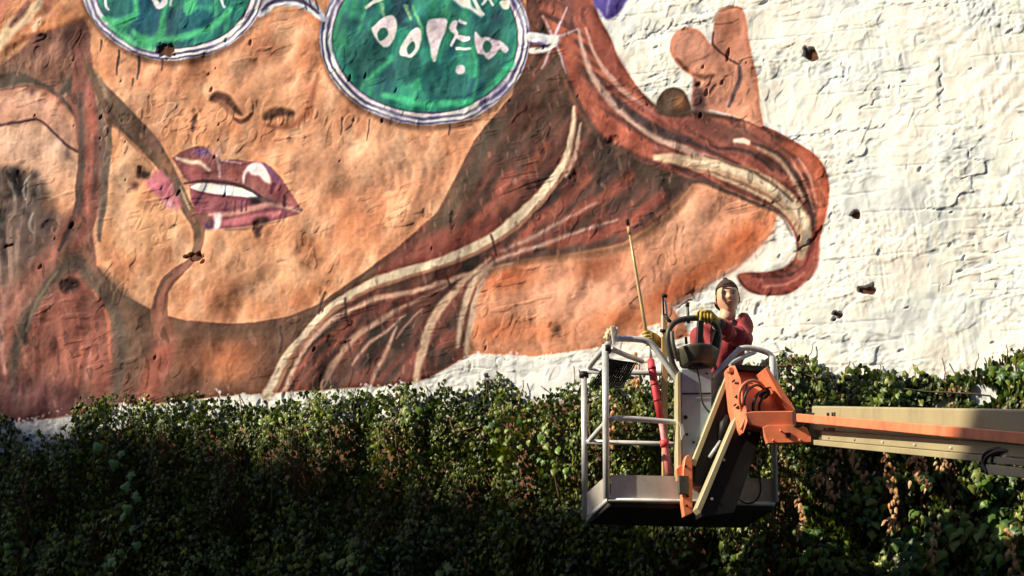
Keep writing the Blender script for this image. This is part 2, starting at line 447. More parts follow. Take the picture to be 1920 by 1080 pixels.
# locks hanging down across the cheek
line([(152, 60), (154, 120), (160, 200), (168, 280), (168, 360), (160, 410), (146, 436)], [30, 40, 46, 46, 46, 40, 24], (146, 92, 72), 4, 0.95, pid=HAIR)
line([(150, 180), (152, 260), (154, 330), (148, 400)], [8, 10, 10, 10], (90, 76, 62), 5, 0.8)
line([(168, 170), (174, 240), (168, 320), (164, 400)], [10, 14, 14, 12], (178, 102, 78), 6, 0.8)
line([(186, 150), (192, 230), (196, 300), (192, 380), (186, 440)], [10, 14, 14, 12, 8], (124, 100, 80), 5, 0.85)
line([(180, 260), (182, 320), (178, 370)], [8, 12, 6], (96, 64, 58), 5, 0.6)
line([(152, 420), (132, 450), (118, 480)], [4, 6, 4], (110, 90, 70), 3, 0.7)
fill([(158, 96), (178, 138), (206, 166), (236, 196), (268, 230), (296, 262), (318, 300), (340, 345), (362, 385), (378, 408), (366, 424), (348, 406),
      (318, 352), (288, 308), (252, 276), (222, 246), (204, 232), (196, 210), (178, 170), (160, 130)], (118, 90, 66), 1, 0.97, pid=HAIR)
blob(232, 212, 26, 20, (92, 76, 56), 0.8)
blob(282, 262, 22, 18, (134, 92, 74), 0.9, 45)
blob(312, 310, 26, 14, (156, 108, 74), 0.8, 55)
blob(345, 370, 26, 10, (112, 88, 66), 0.7, 60)
line([(200, 190), (214, 220), (246, 262)], [3, 6, 3], (86, 66, 52), 4, 0.7)
line([(176, 130), (192, 160), (206, 190)], [4, 10, 6], (150, 124, 94), 4, 0.8)
line([(204, 230), (240, 262), (272, 300), (298, 336), (332, 396)], [3, 6, 7, 6, 4], (200, 138, 92), 3, 0.8)
line([(338, 348), (352, 384), (372, 412)], [3, 4, 6], (196, 166, 118), 3, 0.7)
line([(364, 404), (374, 436), (372, 468), (358, 492), (330, 514), (308, 546), (300, 590), (306, 630)], [26, 22, 18, 14, 20, 26, 32, 36], (146, 96, 70), 2, 0.96, pid=HAIR)
line([(366, 412), (372, 440), (368, 468)], [14, 16, 12], (116, 92, 62), 5, 0.8)
line([(352, 500), (326, 524), (306, 560), (300, 600)], [4, 8, 12, 10], (166, 104, 76), 5, 0.7)
line([(344, 512), (318, 544), (308, 590)], [3, 4, 3], (112, 74, 52), 3, 0.6)
line([(322, 516), (300, 544), (290, 580)], [3, 5, 3], (104, 72, 54), 3, 0.7)

# --- lips
fill([(322, 296), (336, 284), (358, 274), (380, 272), (396, 288), (414, 300), (440, 298), (470, 302), (492, 304), (510, 314), (528, 334), (545, 362),
      (566, 392), (528, 384), (496, 374), (470, 362), (450, 350), (420, 344), (386, 340), (356, 344), (342, 330)], (150, 90, 80), 1, pid=LIPS, curve=False)
fill([(352, 346), (386, 341), (430, 346), (466, 360), (500, 376), (566, 394), (562, 402), (526, 412), (470, 424), (420, 430), (388, 428), (370, 408), (360, 376)],
     (150, 84, 82), 1, pid=LIPS, curve=False)
fill([(272, 342), (296, 318), (312, 330), (330, 356), (340, 390), (320, 388), (296, 368)], (196, 110, 112), 3, 0.9, pid=LIPS)
blob(316, 382, 16, 9, (240, 176, 164), 0.9, 35)
blob(300, 356, 14, 8, (220, 120, 124), 0.8, 35)
blob(268, 326, 13, 11, (44, 22, 26), 0.97, -15)
blob(252, 346, 12, 9, (84, 52, 40), 0.8)
blob(330, 352, 9, 18, (110, 92, 76), 0.7)
blob(378, 284, 20, 9, (132, 96, 132), 0.9, 5)
line([(330, 296), (350, 300), (372, 304), (388, 318)], [6, 8, 8, 5], (232, 206, 160), 4, 0.85)
blob(362, 326, 20, 14, (172, 88, 82), 0.8, -10)
line([(410, 276), (409, 300), (408, 330)], [5, 8, 5], (216, 170, 150), 3, 0.75)
line([(415, 302), (450, 306)], 3, (222, 170, 160), 2, 0.8)
blob(436, 322, 16, 12, (176, 96, 74), 0.9)
line([(454, 340), (456, 324), (468, 314)], [4, 7, 6], (240, 212, 196), 3, 0.85)
fill([(462, 312), (478, 304), (494, 308), (504, 326), (508, 344), (496, 340), (486, 330), (470, 326)], (244, 222, 206), 2, 0.95)
line([(496, 308), (510, 324), (524, 342)], [4, 8, 5], (130, 86, 118), 3, 0.8)
blob(520, 356, 16, 12, (160, 84, 86), 0.8, 45)
line([(345, 343), (386, 338), (430, 343), (466, 354), (492, 372)], [3, 6, 6, 7, 6], (66, 44, 56), 3, 0.9)
fill([(354, 350), (368, 344), (388, 342), (420, 346), (452, 352), (474, 362), (486, 371), (462, 370), (430, 366), (400, 362), (372, 358)], (236, 238, 226), 1, 1.0, curve=False)
line([(384, 340), (380, 360), (368, 384)], [2, 3, 3], (76, 70, 84), 2, 0.7)
line([(420, 346), (418, 366)], 3, (128, 140, 128), 2, 0.8)
line([(436, 350), (434, 366)], 2.5, (150, 160, 150), 2, 0.6)
line([(372, 360), (404, 366), (440, 372), (470, 376)], 4, (120, 66, 76), 3, 0.7)
blob(480, 378, 13, 9, (34, 22, 32), 0.95, 15)
line([(492, 374), (520, 384), (545, 392), (566, 396)], [8, 7, 6, 4], (96, 78, 70), 3, 0.9)
line([(392, 404), (430, 402), (470, 394), (505, 386), (530, 386), (560, 398)], [6, 10, 12, 10, 8, 5], (216, 150, 126), 4, 0.9)
line([(424, 420), (460, 414), (500, 406), (520, 398)], [12, 16, 14, 10], (216, 126, 120), 5, 0.9)
fill([(403, 404), (417, 402), (414, 428), (402, 428)], (240, 222, 204), 2, 0.95)
fill([(384, 418), (400, 412), (400, 430), (384, 430)], (88, 58, 84), 3, 0.9)
for x in (424, 442, 456, 466):
    line([(x, 378), (x - 3, 396)], 4, (104, 50, 72), 2, 0.7)
line([(516, 344), (510, 362)], 6, (104, 50, 64), 2, 0.8)
line([(534, 366), (530, 384)], 6, (84, 44, 56), 2, 0.8)
fill([(476, 414), (500, 406), (506, 414), (496, 426), (484, 448), (478, 436)], (74, 40, 34), 3, 0.9)
blob(545, 376, 16, 10, (172, 96, 82), 0.7, 50)
line([(420, 432), (470, 428), (530, 414)], [3, 4, 3], (150, 110, 84), 3, 0.7)
line([(358, 404), (370, 412), (384, 404), (392, 420)], [8, 12, 12, 8], (124, 86, 68), 4, 0.85)

# --- fan of hair strands
CREAM = (226, 202, 156)
line([(1076, 200), (1070, 262), (1050, 318), (1018, 362), (966, 416), (905, 458), (836, 490), (766, 512), (704, 532), (646, 562), (596, 602), (554, 650), (524, 696), (502, 742)],
     [10, 15, 22, 26, 26, 23, 21, 22, 21, 19, 19, 19, 21, 22], (176, 128, 92), 3, 0.9)
line([(1075, 198), (1069, 260), (1048, 316), (1016, 360), (964, 414), (903, 456), (834, 488), (764, 510), (702, 530), (644, 560), (592, 600), (550, 648), (520, 694), (500, 742)],
     [5, 9, 14, 17, 17, 15, 14, 15, 14, 12, 12, 12, 13, 14], CREAM, 3, 0.95)
line([(1088, 230), (1082, 268), (1072, 300), (1058, 330)], [4, 8, 8, 4], (216, 180, 140), 3, 0.8)
line([(960, 492), (900, 506), (840, 526), (790, 545), (740, 552), (700, 562), (650, 586), (604, 616), (570, 652), (545, 700), (530, 738)], [3, 6, 8, 9, 9, 9, 10, 10, 10, 10, 9], (204, 160, 122), 4, 0.9)
line([(860, 520), (800, 556), (750, 578), (700, 606), (660, 634), (630, 670), (606, 712), (596, 736)], [3, 6, 8, 10, 12, 12, 11, 10], (196, 154, 118), 4, 0.85)
line([(760, 590), (720, 622), (686, 650), (662, 682)], [3, 7, 7, 3], (190, 144, 112), 4, 0.8)
line([(744, 612), (728, 650), (708, 690), (696, 724)], [3, 8, 8, 5], (192, 150, 116), 4, 0.8)
line([(790, 580), (764, 606), (744, 634)], [2, 5, 2], (186, 136, 108), 3, 0.7)
line([(920, 484), (880, 516), (846, 550), (820, 582), (804, 620), (790, 664), (782, 716)], [4, 9, 14, 17, 18, 15, 11], (206, 170, 128), 4, 0.92)
line([(925, 495), (890, 524), (874, 560), (864, 604), (858, 650)], [5, 12, 14, 10, 7], (190, 160, 124), 4, 0.9)
line([(912, 512), (894, 552), (882, 604), (874, 668)], [5, 10, 11, 9], (182, 156, 122), 4, 0.85)
line([(892, 540), (878, 580), (868, 640)], [3, 6, 4], (96, 70, 54), 3, 0.8)
line([(842, 590), (826, 640), (812, 700)], [6, 12, 10], (118, 66, 52), 6, 0.6)
line([(940, 470), (1000, 444), (1060, 412), (1116, 380)], [4, 7, 6, 3], (186, 148, 120), 4, 0.8)
line([(905, 502), (960, 476), (1034, 452), (1096, 430), (1156, 412)], [5, 8, 7, 6, 3], (192, 150, 120), 4, 0.85)
line([(930, 496), (1000, 478), (1090, 468), (1160, 448)], [8, 10, 10, 6], (92, 70, 52), 6, 0.75)
line([(640, 600), (700, 575), (770, 562), (850, 540)], [4, 8, 8, 4], (110, 62, 50), 5, 0.7)
line([(560, 690), (600, 640), (660, 605)], [6, 8, 4], (170, 92, 68), 5, 0.7)

# --- the big lock
LOCK = [(1000, -420), (1130, -420), (1112, -60), (1120, 20), (1145, 70), (1166, 120), (1210, 180), (1250, 208), (1330, 212), (1420, 232), (1490, 266), (1538, 302), (1554, 346),
        (1548, 400), (1534, 450), (1530, 480), (1515, 512), (1488, 546), (1450, 554), (1404, 546), (1382, 520), (1396, 511), (1440, 510), (1478, 496), (1494, 470),
        (1486, 430), (1456, 394), (1420, 376), (1350, 350), (1280, 330), (1190, 298), (1130, 258), (1086, 190), (1054, 110), (1020, 40), (1000, -60)]
fill(LOCK, (146, 84, 64), 1, pid=HAIR)
fill(LOCK, (92, 58, 48), 2, 0.8, T_LOCK ** 1.6)
fill(LOCK, (192, 110, 78), 2, 0.7, (1 - T_LOCK) ** 1.6)
line([(1066, 80), (1078, 150), (1112, 214), (1160, 252), (1210, 280)], [26, 34, 40, 40, 34], (184, 98, 68), 9, 0.85)
line([(1080, -60), (1092, 20), (1130, 90), (1170, 150)], [30, 40, 34, 24], (158, 84, 62), 8, 0.8)
line([(1060, -60), (1066, 20), (1074, 60)], [20, 26, 14], (112, 66, 56), 8, 0.7)
line([(1086, 60), (1098, 110), (1122, 160), (1166, 208), (1220, 250), (1290, 284), (1340, 300)], [5, 8, 12, 16, 16, 14, 10], (204, 166, 134), 4, 0.85)
line([(1100, 56), (1116, 100), (1146, 148), (1190, 190), (1250, 226)], [4, 7, 9, 9, 6], (204, 158, 128), 3, 0.8)
line([(1150, 180), (1196, 222), (1250, 252), (1300, 268), (1350, 290)], [8, 18, 20, 14, 8], (74, 56, 52), 5, 0.85)
line([(1180, 190), (1240, 222), (1300, 236), (1350, 250)], [8, 16, 20, 12], (166, 88, 70), 6, 0.8)
blob(1330, 240, 60, 22, (128, 76, 60), 0.85, 14)
blob(1384, 252, 34, 18, (92, 66, 52), 0.8, 16)
line([(1300, 260), (1360, 284), (1410, 304), (1440, 330)], [8, 16, 14, 8], (150, 82, 62), 5, 0.8)
line([(1330, 270), (1350, 278), (1400, 284), (1450, 320)], [3, 5, 6, 6], (66, 46, 42), 4, 0.8)
line([(1376, 264), (1394, 266), (1406, 270)], [6, 10, 7], (232, 206, 166), 3, 0.8)
line([(1230, 296), (1290, 304), (1350, 318), (1420, 344), (1470, 376), (1500, 412), (1510, 446), (1502, 480)], [10, 24, 36, 40, 40, 34, 24, 14], (208, 176, 128), 4, 0.93)
line([(1280, 300), (1350, 312), (1420, 338), (1472, 370), (1508, 416), (1514, 450)], [4, 10, 13, 14, 12, 7], (234, 212, 164), 4, 0.85)
line([(1300, 318), (1370, 336), (1430, 362), (1466, 388)], [4, 6, 7, 4], (150, 112, 78), 3, 0.8)
line([(1320, 292), (1390, 314), (1440, 340), (1486, 376)], [3, 5, 6, 4], (112, 80, 62), 3, 0.75)
line([(1424, 280), (1462, 300), (1486, 330), (1506, 372)], [6, 12, 12, 8], (196, 158, 118), 4, 0.85)
line([(1412, 270), (1458, 290), (1492, 326), (1518, 380), (1524, 430)], [4, 7, 9, 9, 6], (82, 62, 50), 4, 0.8)
line([(1470, 272), (1520, 300), (1542, 344), (1540, 396), (1532, 440)], [14, 26, 26, 18, 12], (184, 98, 64), 5, 0.92)
line([(1500, 300), (1522, 336), (1530, 380)], [4, 6, 4], (226, 150, 110), 4, 0.85)
line([(1484, 300), (1510, 340), (1524, 396)], [4, 5, 4], (216, 150, 106), 3, 0.7)
line([(1530, 440), (1522, 492), (1494, 526), (1450, 536), (1404, 530)], [14, 26, 28, 28, 22], (158, 80, 62), 4, 0.92)
line([(1508, 512), (1476, 532), (1430, 536)], [4, 5, 4], (206, 130, 100), 3, 0.7)
line([(1520, 470), (1506, 500), (1470, 516), (1410, 518)], [3, 4, 5, 4], (112, 56, 50), 3, 0.7)
line([(1180, 300), (1270, 332), (1350, 354), (1430, 386), (1462, 404), (1486, 440)], [8, 9, 9, 8, 6, 4], (80, 62, 48), 4, 0.85)
line([(1052, 110), (1084, 190), (1128, 258), (1186, 298)], [6, 10, 12, 10], (78, 62, 48), 5, 0.7)
line([(1210, 184), (1250, 212), (1330, 214), (1420, 234)], [6, 9, 8, 5], (84, 60, 46), 4, 0.75)

# --- raised fingers
FING = [(1258, 95), (1261, 72), (1274, 56), (1294, 52), (1314, 60), (1334, 84), (1336, 62), (1341, 38), (1352, 20), (1371, 12), (1389, 14), (1398, 32), (1403, 70),
        (1411, 108), (1421, 150), (1425, 196), (1430, 238), (1398, 226), (1340, 206), (1300, 203), (1299, 170), (1301, 148), (1282, 132), (1266, 116)]
fill(FING, (220, 154, 114), 1, pid=FINGER)
fill(FING, (184, 116, 80), 2, 0.4, T_CLOUD2, n=6)
blob(1300, 84, 34, 24, (222, 156, 116), 0.7, 35)
blob(1370, 60, 20, 44, (180, 112, 74), 0.7)
blob(1400, 190, 16, 50, (222, 152, 104), 0.6)
line([(1302, 140), (1322, 144), (1336, 140)], [5, 12, 6], (112, 74, 48), 5, 0.85)
line([(1302, 150), (1308, 176), (1312, 204)], [8, 22, 26], (116, 82, 72), 7, 0.85)
line([(1272, 112), (1290, 132)], [5, 8], (112, 74, 52), 4, 0.7)
line([(1336, 60), (1338, 84), (1358, 102), (1384, 120), (1392, 112)], [4, 5, 4, 5, 4], (104, 70, 54), 2, 0.85)
line([(1386, 122), (1386, 150), (1374, 178), (1366, 198)], [6, 9, 8, 5], (106, 82, 76), 3, 0.85)
line([(1340, 44), (1360, 44), (1384, 36)], 2, (120, 76, 52), 2, 0.7)
line([(1386, 114), (1412, 106)], 2, (120, 76, 52), 2, 0.7)
line([(1338, 38), (1352, 20), (1371, 13), (1389, 15)], 4, (150, 92, 60), 3, 0.7)
fill([(1231, 202), (1235, 182), (1248, 168), (1265, 164), (1281, 170), (1291, 186), (1296, 206), (1282, 216), (1250, 218)], (92, 72, 52), 1, pid=FINGER)
blob(1276, 194, 14, 18, (164, 104, 60), 0.8)
line([(1232, 208), (1300, 212), (1340, 212)], [10, 10, 6], (96, 66, 50), 5, 0.7)

# --- purple blossom above the lock
fill([(1108, -110), (1200, -120), (1184, -20), (1172, 6), (1160, 26), (1140, 39), (1126, 22), (1112, 0)], (92, 78, 138), 2, pid=FLOWER)
line([(1150, -30), (1142, 6), (1138, 32)], [4, 5, 3], (150, 134, 176), 3, 0.7)
line([(1168, -10), (1156, 12)], 8, (66, 52, 110), 4, 0.8)

# --- round glasses
def glasses(cx, cy, rx, ry, pid):
    irx, iry = rx - 25, ry - 23
    fill(ell(cx + 3, cy + 6, rx + 5, ry + 5), (92, 66, 50), 3, 0.6, curve=False)
    fill(ell(cx, cy, rx, ry), (186, 182, 184), 1, pid=RIM, curve=False)
    fill(ell(cx, cy, rx, ry), (84, 78, 104), 1, 0.8, T_DAB2 ** 1.3, curve=False)
    fill(ell(cx, cy, rx, ry), (246, 240, 222), 1, 0.8, T_DAB ** 1.4, curve=False)
    t = np.linspace(0, 2 * math.pi, 60)
    for k, w, c, a in ((3, 3, (52, 46, 66), .85), (12, 5, (66, 60, 86), .75), (18, 4, (238, 232, 216), .7), (7, 4, (232, 228, 216), .7)):
        P = np.stack([cx + (rx - k) * np.cos(t), cy + (ry - k) * np.sin(t)], 1)
        lay(stroke_mask(P, np.full(60, w / 2.0), 2), c, a, 0.45 + 0.55 * T_CLOUD2)
    fill(ell(cx, cy, irx + 2, iry + 2), (44, 40, 56), 1, 0.9, curve=False)
    fill(ell(cx, cy, irx, iry), (46, 150, 116), 1, pid=pid, curve=False)
    fill(ell(cx, cy, irx, iry), (22, 92, 92), 2, 0.95, T_DAB ** 1.0, curve=False)
    fill(ell(cx, cy, irx, iry), (58, 170, 108), 2, 0.6, T_STREAK2 ** 2, curve=False)
glasses(797, 70, 197, 163, LENS_B)
glasses(325, -45, 176, 159, LENS_A)
WHT = (240, 222, 206)
# left pane: dark teal panels, bright streams
for pts, c, a in [([(255, -60), (300, -60), (300, 50), (262, 62), (246, 30)], (16, 96, 104), .85), ([(310, 20), (392, 20), (392, 52), (350, 62), (312, 60)], (14, 98, 102), .85),
                  ([(180, -40), (240, -40), (236, 20), (200, 34)], (22, 112, 98), .8), ([(340, -40), (400, -40), (395, 6), (345, 4)], (18, 104, 104), .7),
                  ([(420, -60), (470, -40), (440, 20), (410, 40)], (24, 118, 98), .7)]:
    fill(pts, c, 3, a)
for pts, w in [([(196, 34), (226, 46), (254, 26), (250, -10)], [8, 14, 12, 8]), ([(252, 60), (276, 78), (300, 68), (308, 20), (316, -30)], [10, 18, 16, 9, 8]),
               ([(300, 74), (340, 70), (392, 52), (430, 20)], [10, 12, 12, 10]), ([(352, -20), (356, 10), (352, 26)], [20, 26, 8]), ([(210, 50), (240, 74), (290, 90)], [10, 16, 10])]:
    line(pts, w, (72, 192, 118), 5, 0.85)
line([(284, -6), (292, 8), (298, 12), (306, 4), (308, -16)], [8, 12, 12, 12, 8], WHT, 3, 0.95)
line([(198, -10), (200, 12), (206, 20)], [4, 5, 3], (230, 226, 216), 2, 0.8)
line([(320, -10), (318, 10)], 5, (216, 226, 214), 2, 0.8)
line([(414, 0), (420, 14)], 5, (196, 224, 206), 2, 0.8)
# right pane: shadow shapes under the white marks
for pts in [[(668, 68), (700, 60), (734, 92), (706, 140), (690, 158), (664, 138), (652, 110)], [(744, 112), (790, 104), (786, 146), (764, 156), (746, 144)],
            [(800, 118), (824, 120), (816, 150), (846, 150), (840, 182), (800, 176), (796, 150)], [(842, 148), (874, 138), (872, 170), (852, 182)],
            [(886, 98), (930, 106), (950, 96), (940, 130), (916, 150), (896, 140)]]:
    fill(pts, (34, 108, 94), 3, 0.85)
fill([(735, -30), (775, -30), (770, 8), (756, 40), (745, 48), (738, 24)], (14, 72, 82), 4, 0.9)
blob(760, 46, 14, 8, (14, 70, 70), 0.85)
blob(930, 30, 14, 18, (12, 72, 84), 0.9)
blob(668, 44, 9, 8, (14, 84, 76), 0.8)
blob(862, 44, 12, 9, (26, 70, 72), 0.8)
blob(644, 66, 10, 26, (24, 110, 84), 0.6)
blob(640, 80, 22, 30, (50, 176, 104), 0.6)
line([(772, 10), (784, 36), (792, 60), (790, 80)], [4, 6, 5, 3], (120, 200, 120), 3, 0.7)
line([(760, 10), (768, 34)], [8, 5], (160, 200, 130), 3, 0.7)
line([(717, 8), (722, 34)], [8, 4], (150, 196, 130), 3, 0.7)
for pts, w in [([(722, 180), (800, 196), (880, 188)], 12), ([(690, 150), (716, 128), (736, 110)], 9), ([(886, 90), (890, 120), (888, 140)], 7), ([(786, 150), (788, 168)], 5), ([(930, 150), (960, 120)], 12)]:
    line(pts, w, (62, 196, 124), 5, 0.8)
# white reflected marks: two loops, a bar, a hook, a loop with a tail, broken tops
fill([(735, 28), (744, 44), (743, 66), (734, 84), (724, 90), (714, 84), (706, 72), (699, 56), (704, 50), (716, 36)], WHT, 1)
fill([(724, 54), (730, 64), (724, 74), (714, 78), (710, 66), (716, 56)], (26, 128, 98), 1)
fill([(782, 52), (790, 58), (790, 78), (784, 98), (774, 110), (762, 108), (752, 104), (752, 90), (760, 76), (770, 60)], WHT, 1)
fill([(776, 78), (780, 88), (776, 98), (768, 104), (764, 92), (770, 82)], (28, 120, 98), 1)
fill([(802, 40), (814, 33), (834, 33), (835, 50), (828, 72), (822, 96), (816, 117), (810, 106), (806, 84), (800, 60)], WHT, 1)
line([(850, 40), (846, 50), (852, 62), (846, 84)], [10, 13, 7, 4], WHT, 2, 0.95)
line([(856, 66), (866, 70), (876, 70)], [7, 11, 9], WHT, 2, 0.95)
line([(858, 36), (870, 42)], [6, 5], (206, 214, 204), 2, 0.8)
line([(856, 88), (880, 92)], [6, 4], (222, 226, 206), 2, 0.85)
fill([(889, 58), (900, 68), (910, 67), (924, 72), (938, 76), (952, 90), (946, 98), (936, 92), (926, 104), (914, 111), (906, 102), (896, 100), (890, 82)], (222, 208, 196), 1)
fill([(910, 74), (920, 82), (918, 94), (910, 98), (904, 86)], (28, 120, 98), 1)
fill([(856, 122), (868, 122), (870, 134), (860, 138), (853, 132)], (216, 204, 194), 1)
line([(688, 14), (702, 4), (722, -6)], [5, 8, 8], (214, 226, 190), 2, 0.9)
fill([(846, -8), (876, -12), (884, 10), (902, 24), (900, 30), (880, 16), (862, 10)], (240, 236, 210), 2, 0.95)
line([(886, -10), (896, 16), (904, 26)], [6, 8, 4], (226, 236, 216), 2, 0.85)
line([(904, 8), (914, -6), (924, 8)], [4, 6, 4], (226, 226, 206), 2, 0.9)
fill([(936, 2), (952, 0), (954, 14), (944, 16), (938, 10)], (226, 226, 190), 1, 0.95)
# bridge and hinge star
line([(488, 26), (505, 6), (530, -2), (560, 2), (588, 16), (606, 34)], [12, 22, 24, 24, 22, 12], (196, 192, 188), 3, 0.97, pid=RIM)
line([(490, 18), (512, 2), (540, -4), (566, 2), (596, 22)], [4, 7, 7, 7, 5], (70, 64, 86), 3, 0.85)
line([(492, 26), (512, 10), (540, 4), (570, 12), (598, 32)], [3, 4, 4, 4, 3], (246, 242, 226), 2, 0.85)
for x in (566, 578, 590):
    line([(x, -4), (x + 6, 16)], 3, (70, 64, 84), 2, 0.8)
line([(996, 70), (1016, 74), (1040, 76)], [18, 22, 16], (206, 204, 208), 3, 0.97, pid=RIM)
line([(998, 96), (1020, 94), (1040, 86)], [10, 9, 5], (238, 234, 220), 3, 0.95)
line([(1004, 82), (1022, 84)], 5, (92, 84, 116), 3, 0.8)
for a_, b_ in [((1040, 74), (1016, 28)), ((1040, 74), (1062, 14)), ((1040, 74), (1084, 58)), ((1044, 84), (1064, 138)), ((1034, 88), (1016, 128)), ((1040, 74), (1052, 44))]:
    line([a_, ((a_[0] + b_[0]) / 2, (a_[1] + b_[1]) / 2), b_], [5, 4, 2], (214, 200, 196), 3, 0.6)
blob(1040, 76, 12, 10, (244, 240, 232), 0.9)

ish = blur((ids == HAIR).astype(np.float32), 1)
pit_shade = smooth01((rot_noise(9, 20, -12, 61) + 0.5 * rot_noise(90, 90, 0, 62) - 1.7) / 0.5) * ish  # dark spots painted as the shade of small pits
paint += (np.array((52, 38, 34), np.float32) - paint) * (0.26 * pit_shade)[..., None]
facet_light = smooth01((rot_noise(6, 16, -8, 63) - 1.5) / 0.6) * ish  # bright spots painted as sunlit facets of the relief
paint += (np.array((206, 138, 104), np.float32) - paint) * (0.24 * facet_light)[..., None]
sk = blur((ids == SKIN).astype(np.float32), 1)
pit_shade = smooth01((rot_noise(12, 20, -16, 64) + 0.4 * rot_noise(120, 90, 0, 65) - 2.3) / 0.5) * sk  # the same painted pit shade, fainter, over the skin
paint += (np.array((150, 92, 58), np.float32) - paint) * (0.15 * pit_shade)[..., None]
facet_light = smooth01((rot_noise(14, 30, -14, 66) - 1.4) / 0.9) * sk  # painted sunlit facets over the skin
paint += (np.array((250, 206, 162), np.float32) - paint) * (0.14 * facet_light)[..., None]

# runs of dark paint below the frames, and at the pale spots of the strands
for x, y0_, y1_, w in [(224, 98, 140, 5), (262, 106, 150, 5), (306, 112, 132, 3), (192, 78, 96, 4), (640, 220, 250, 3), (690, 226, 262, 3), (842, 232, 250, 3), (252, 148, 162, 3)]:
    line([(x, y0_), (x - 1, (y0_ + y1_) / 2), (x - 3, y1_)], [w, w * .8, w * .4], (66, 54, 54), 2, 0.75)
for x in (322, 372, 402):
    line([(x, 470), (x - 4, 492)], 3, (150, 92, 60), 2, 0.3)
for pts in [[(607, 548), (600, 566), (596, 588)], [(523, 610), (528, 640), (524, 660)], [(920, 440), (926, 458), (930, 478)], [(850, 400), (848, 428)], [(838, 520), (842, 540)], [(648, 560), (650, 600)]]:
    line(pts, 5, (64, 44, 38), 2, 0.6)

# weathered bottom edge where the mural gives way to white primer
edge = np.interp(np.arange(X0, X0 + CW), [-480, 0, 60, 130, 250, 330, 400, 500, 620, 740, 800, 830, 860, 900, 950, 1000, 1060, 1120, 1190, 1236],
                 [812, 792, 782, 772, 757, 750, 742, 736, 728, 722, 712, 700, 678, 658, 656, 662, 660, 652, 640, 640]).astype(np.float32)
edge = edge[None, :] + 4 + rot_noise(40, 16, 0, 31) * 4 + rot_noise(9, 7, 0, 32) * 2.5
white_low = smooth01((gy - edge + 5 * rot_noise(4, 4, 0, 33)) / 12.0) * (gx < 1290)
paint += (np.array((232, 226, 212), np.float32) - paint) * white_low[..., None]
ids[white_low > 0.5] = PLASTER

# hand brushes leave crisp edges
sharp = paint + 0.8 * (paint - np.stack([blur(paint[..., k], 2) for k in range(3)], -1)) + 0.35 * (paint - np.stack([blur(paint[..., k], 7) for k in range(3)], -1))
paint = np.clip(np.where((ids == PLASTER)[..., None], paint, sharp), 0, 255)

# paint film: uneven load, grime in streaks, dry-brush speckle
film = 1 + 0.015 * rot_noise(5, 12, 8, 41) + 0.022 * rot_noise(4, 4, 0, 42) + 0.05 * rot_noise(40, 60, 0, 43)
dry = smooth01((rot_noise(6, 6, 0, 44) - 2.0) / 0.8) * 0.25
isw = (ids == PLASTER)
paint *= np.where(isw, 1 + 0.35 * (film - 1), film)[..., None]
paint += (paint * 0.5 - paint) * (dry * ~isw)[..., None]
paint = np.clip(paint, 0, 255)

# the bare coat is not evenly white: soft grey shading painted in, faint rain runs
wv = 1 - 0.05 * np.clip(rot_noise(120, 70, -6, 71), 0, 2) - 0.03 * np.clip(rot_noise(10, 90, 0, 72), 0, 2) - 0.05 * smooth01((rot_noise(26, 14, -6, 73) - 1.0) / 0.6)
paint = np.where(isw[..., None], paint * wv[..., None] * np.array((1.0, 0.998, 0.985), np.float32), paint)
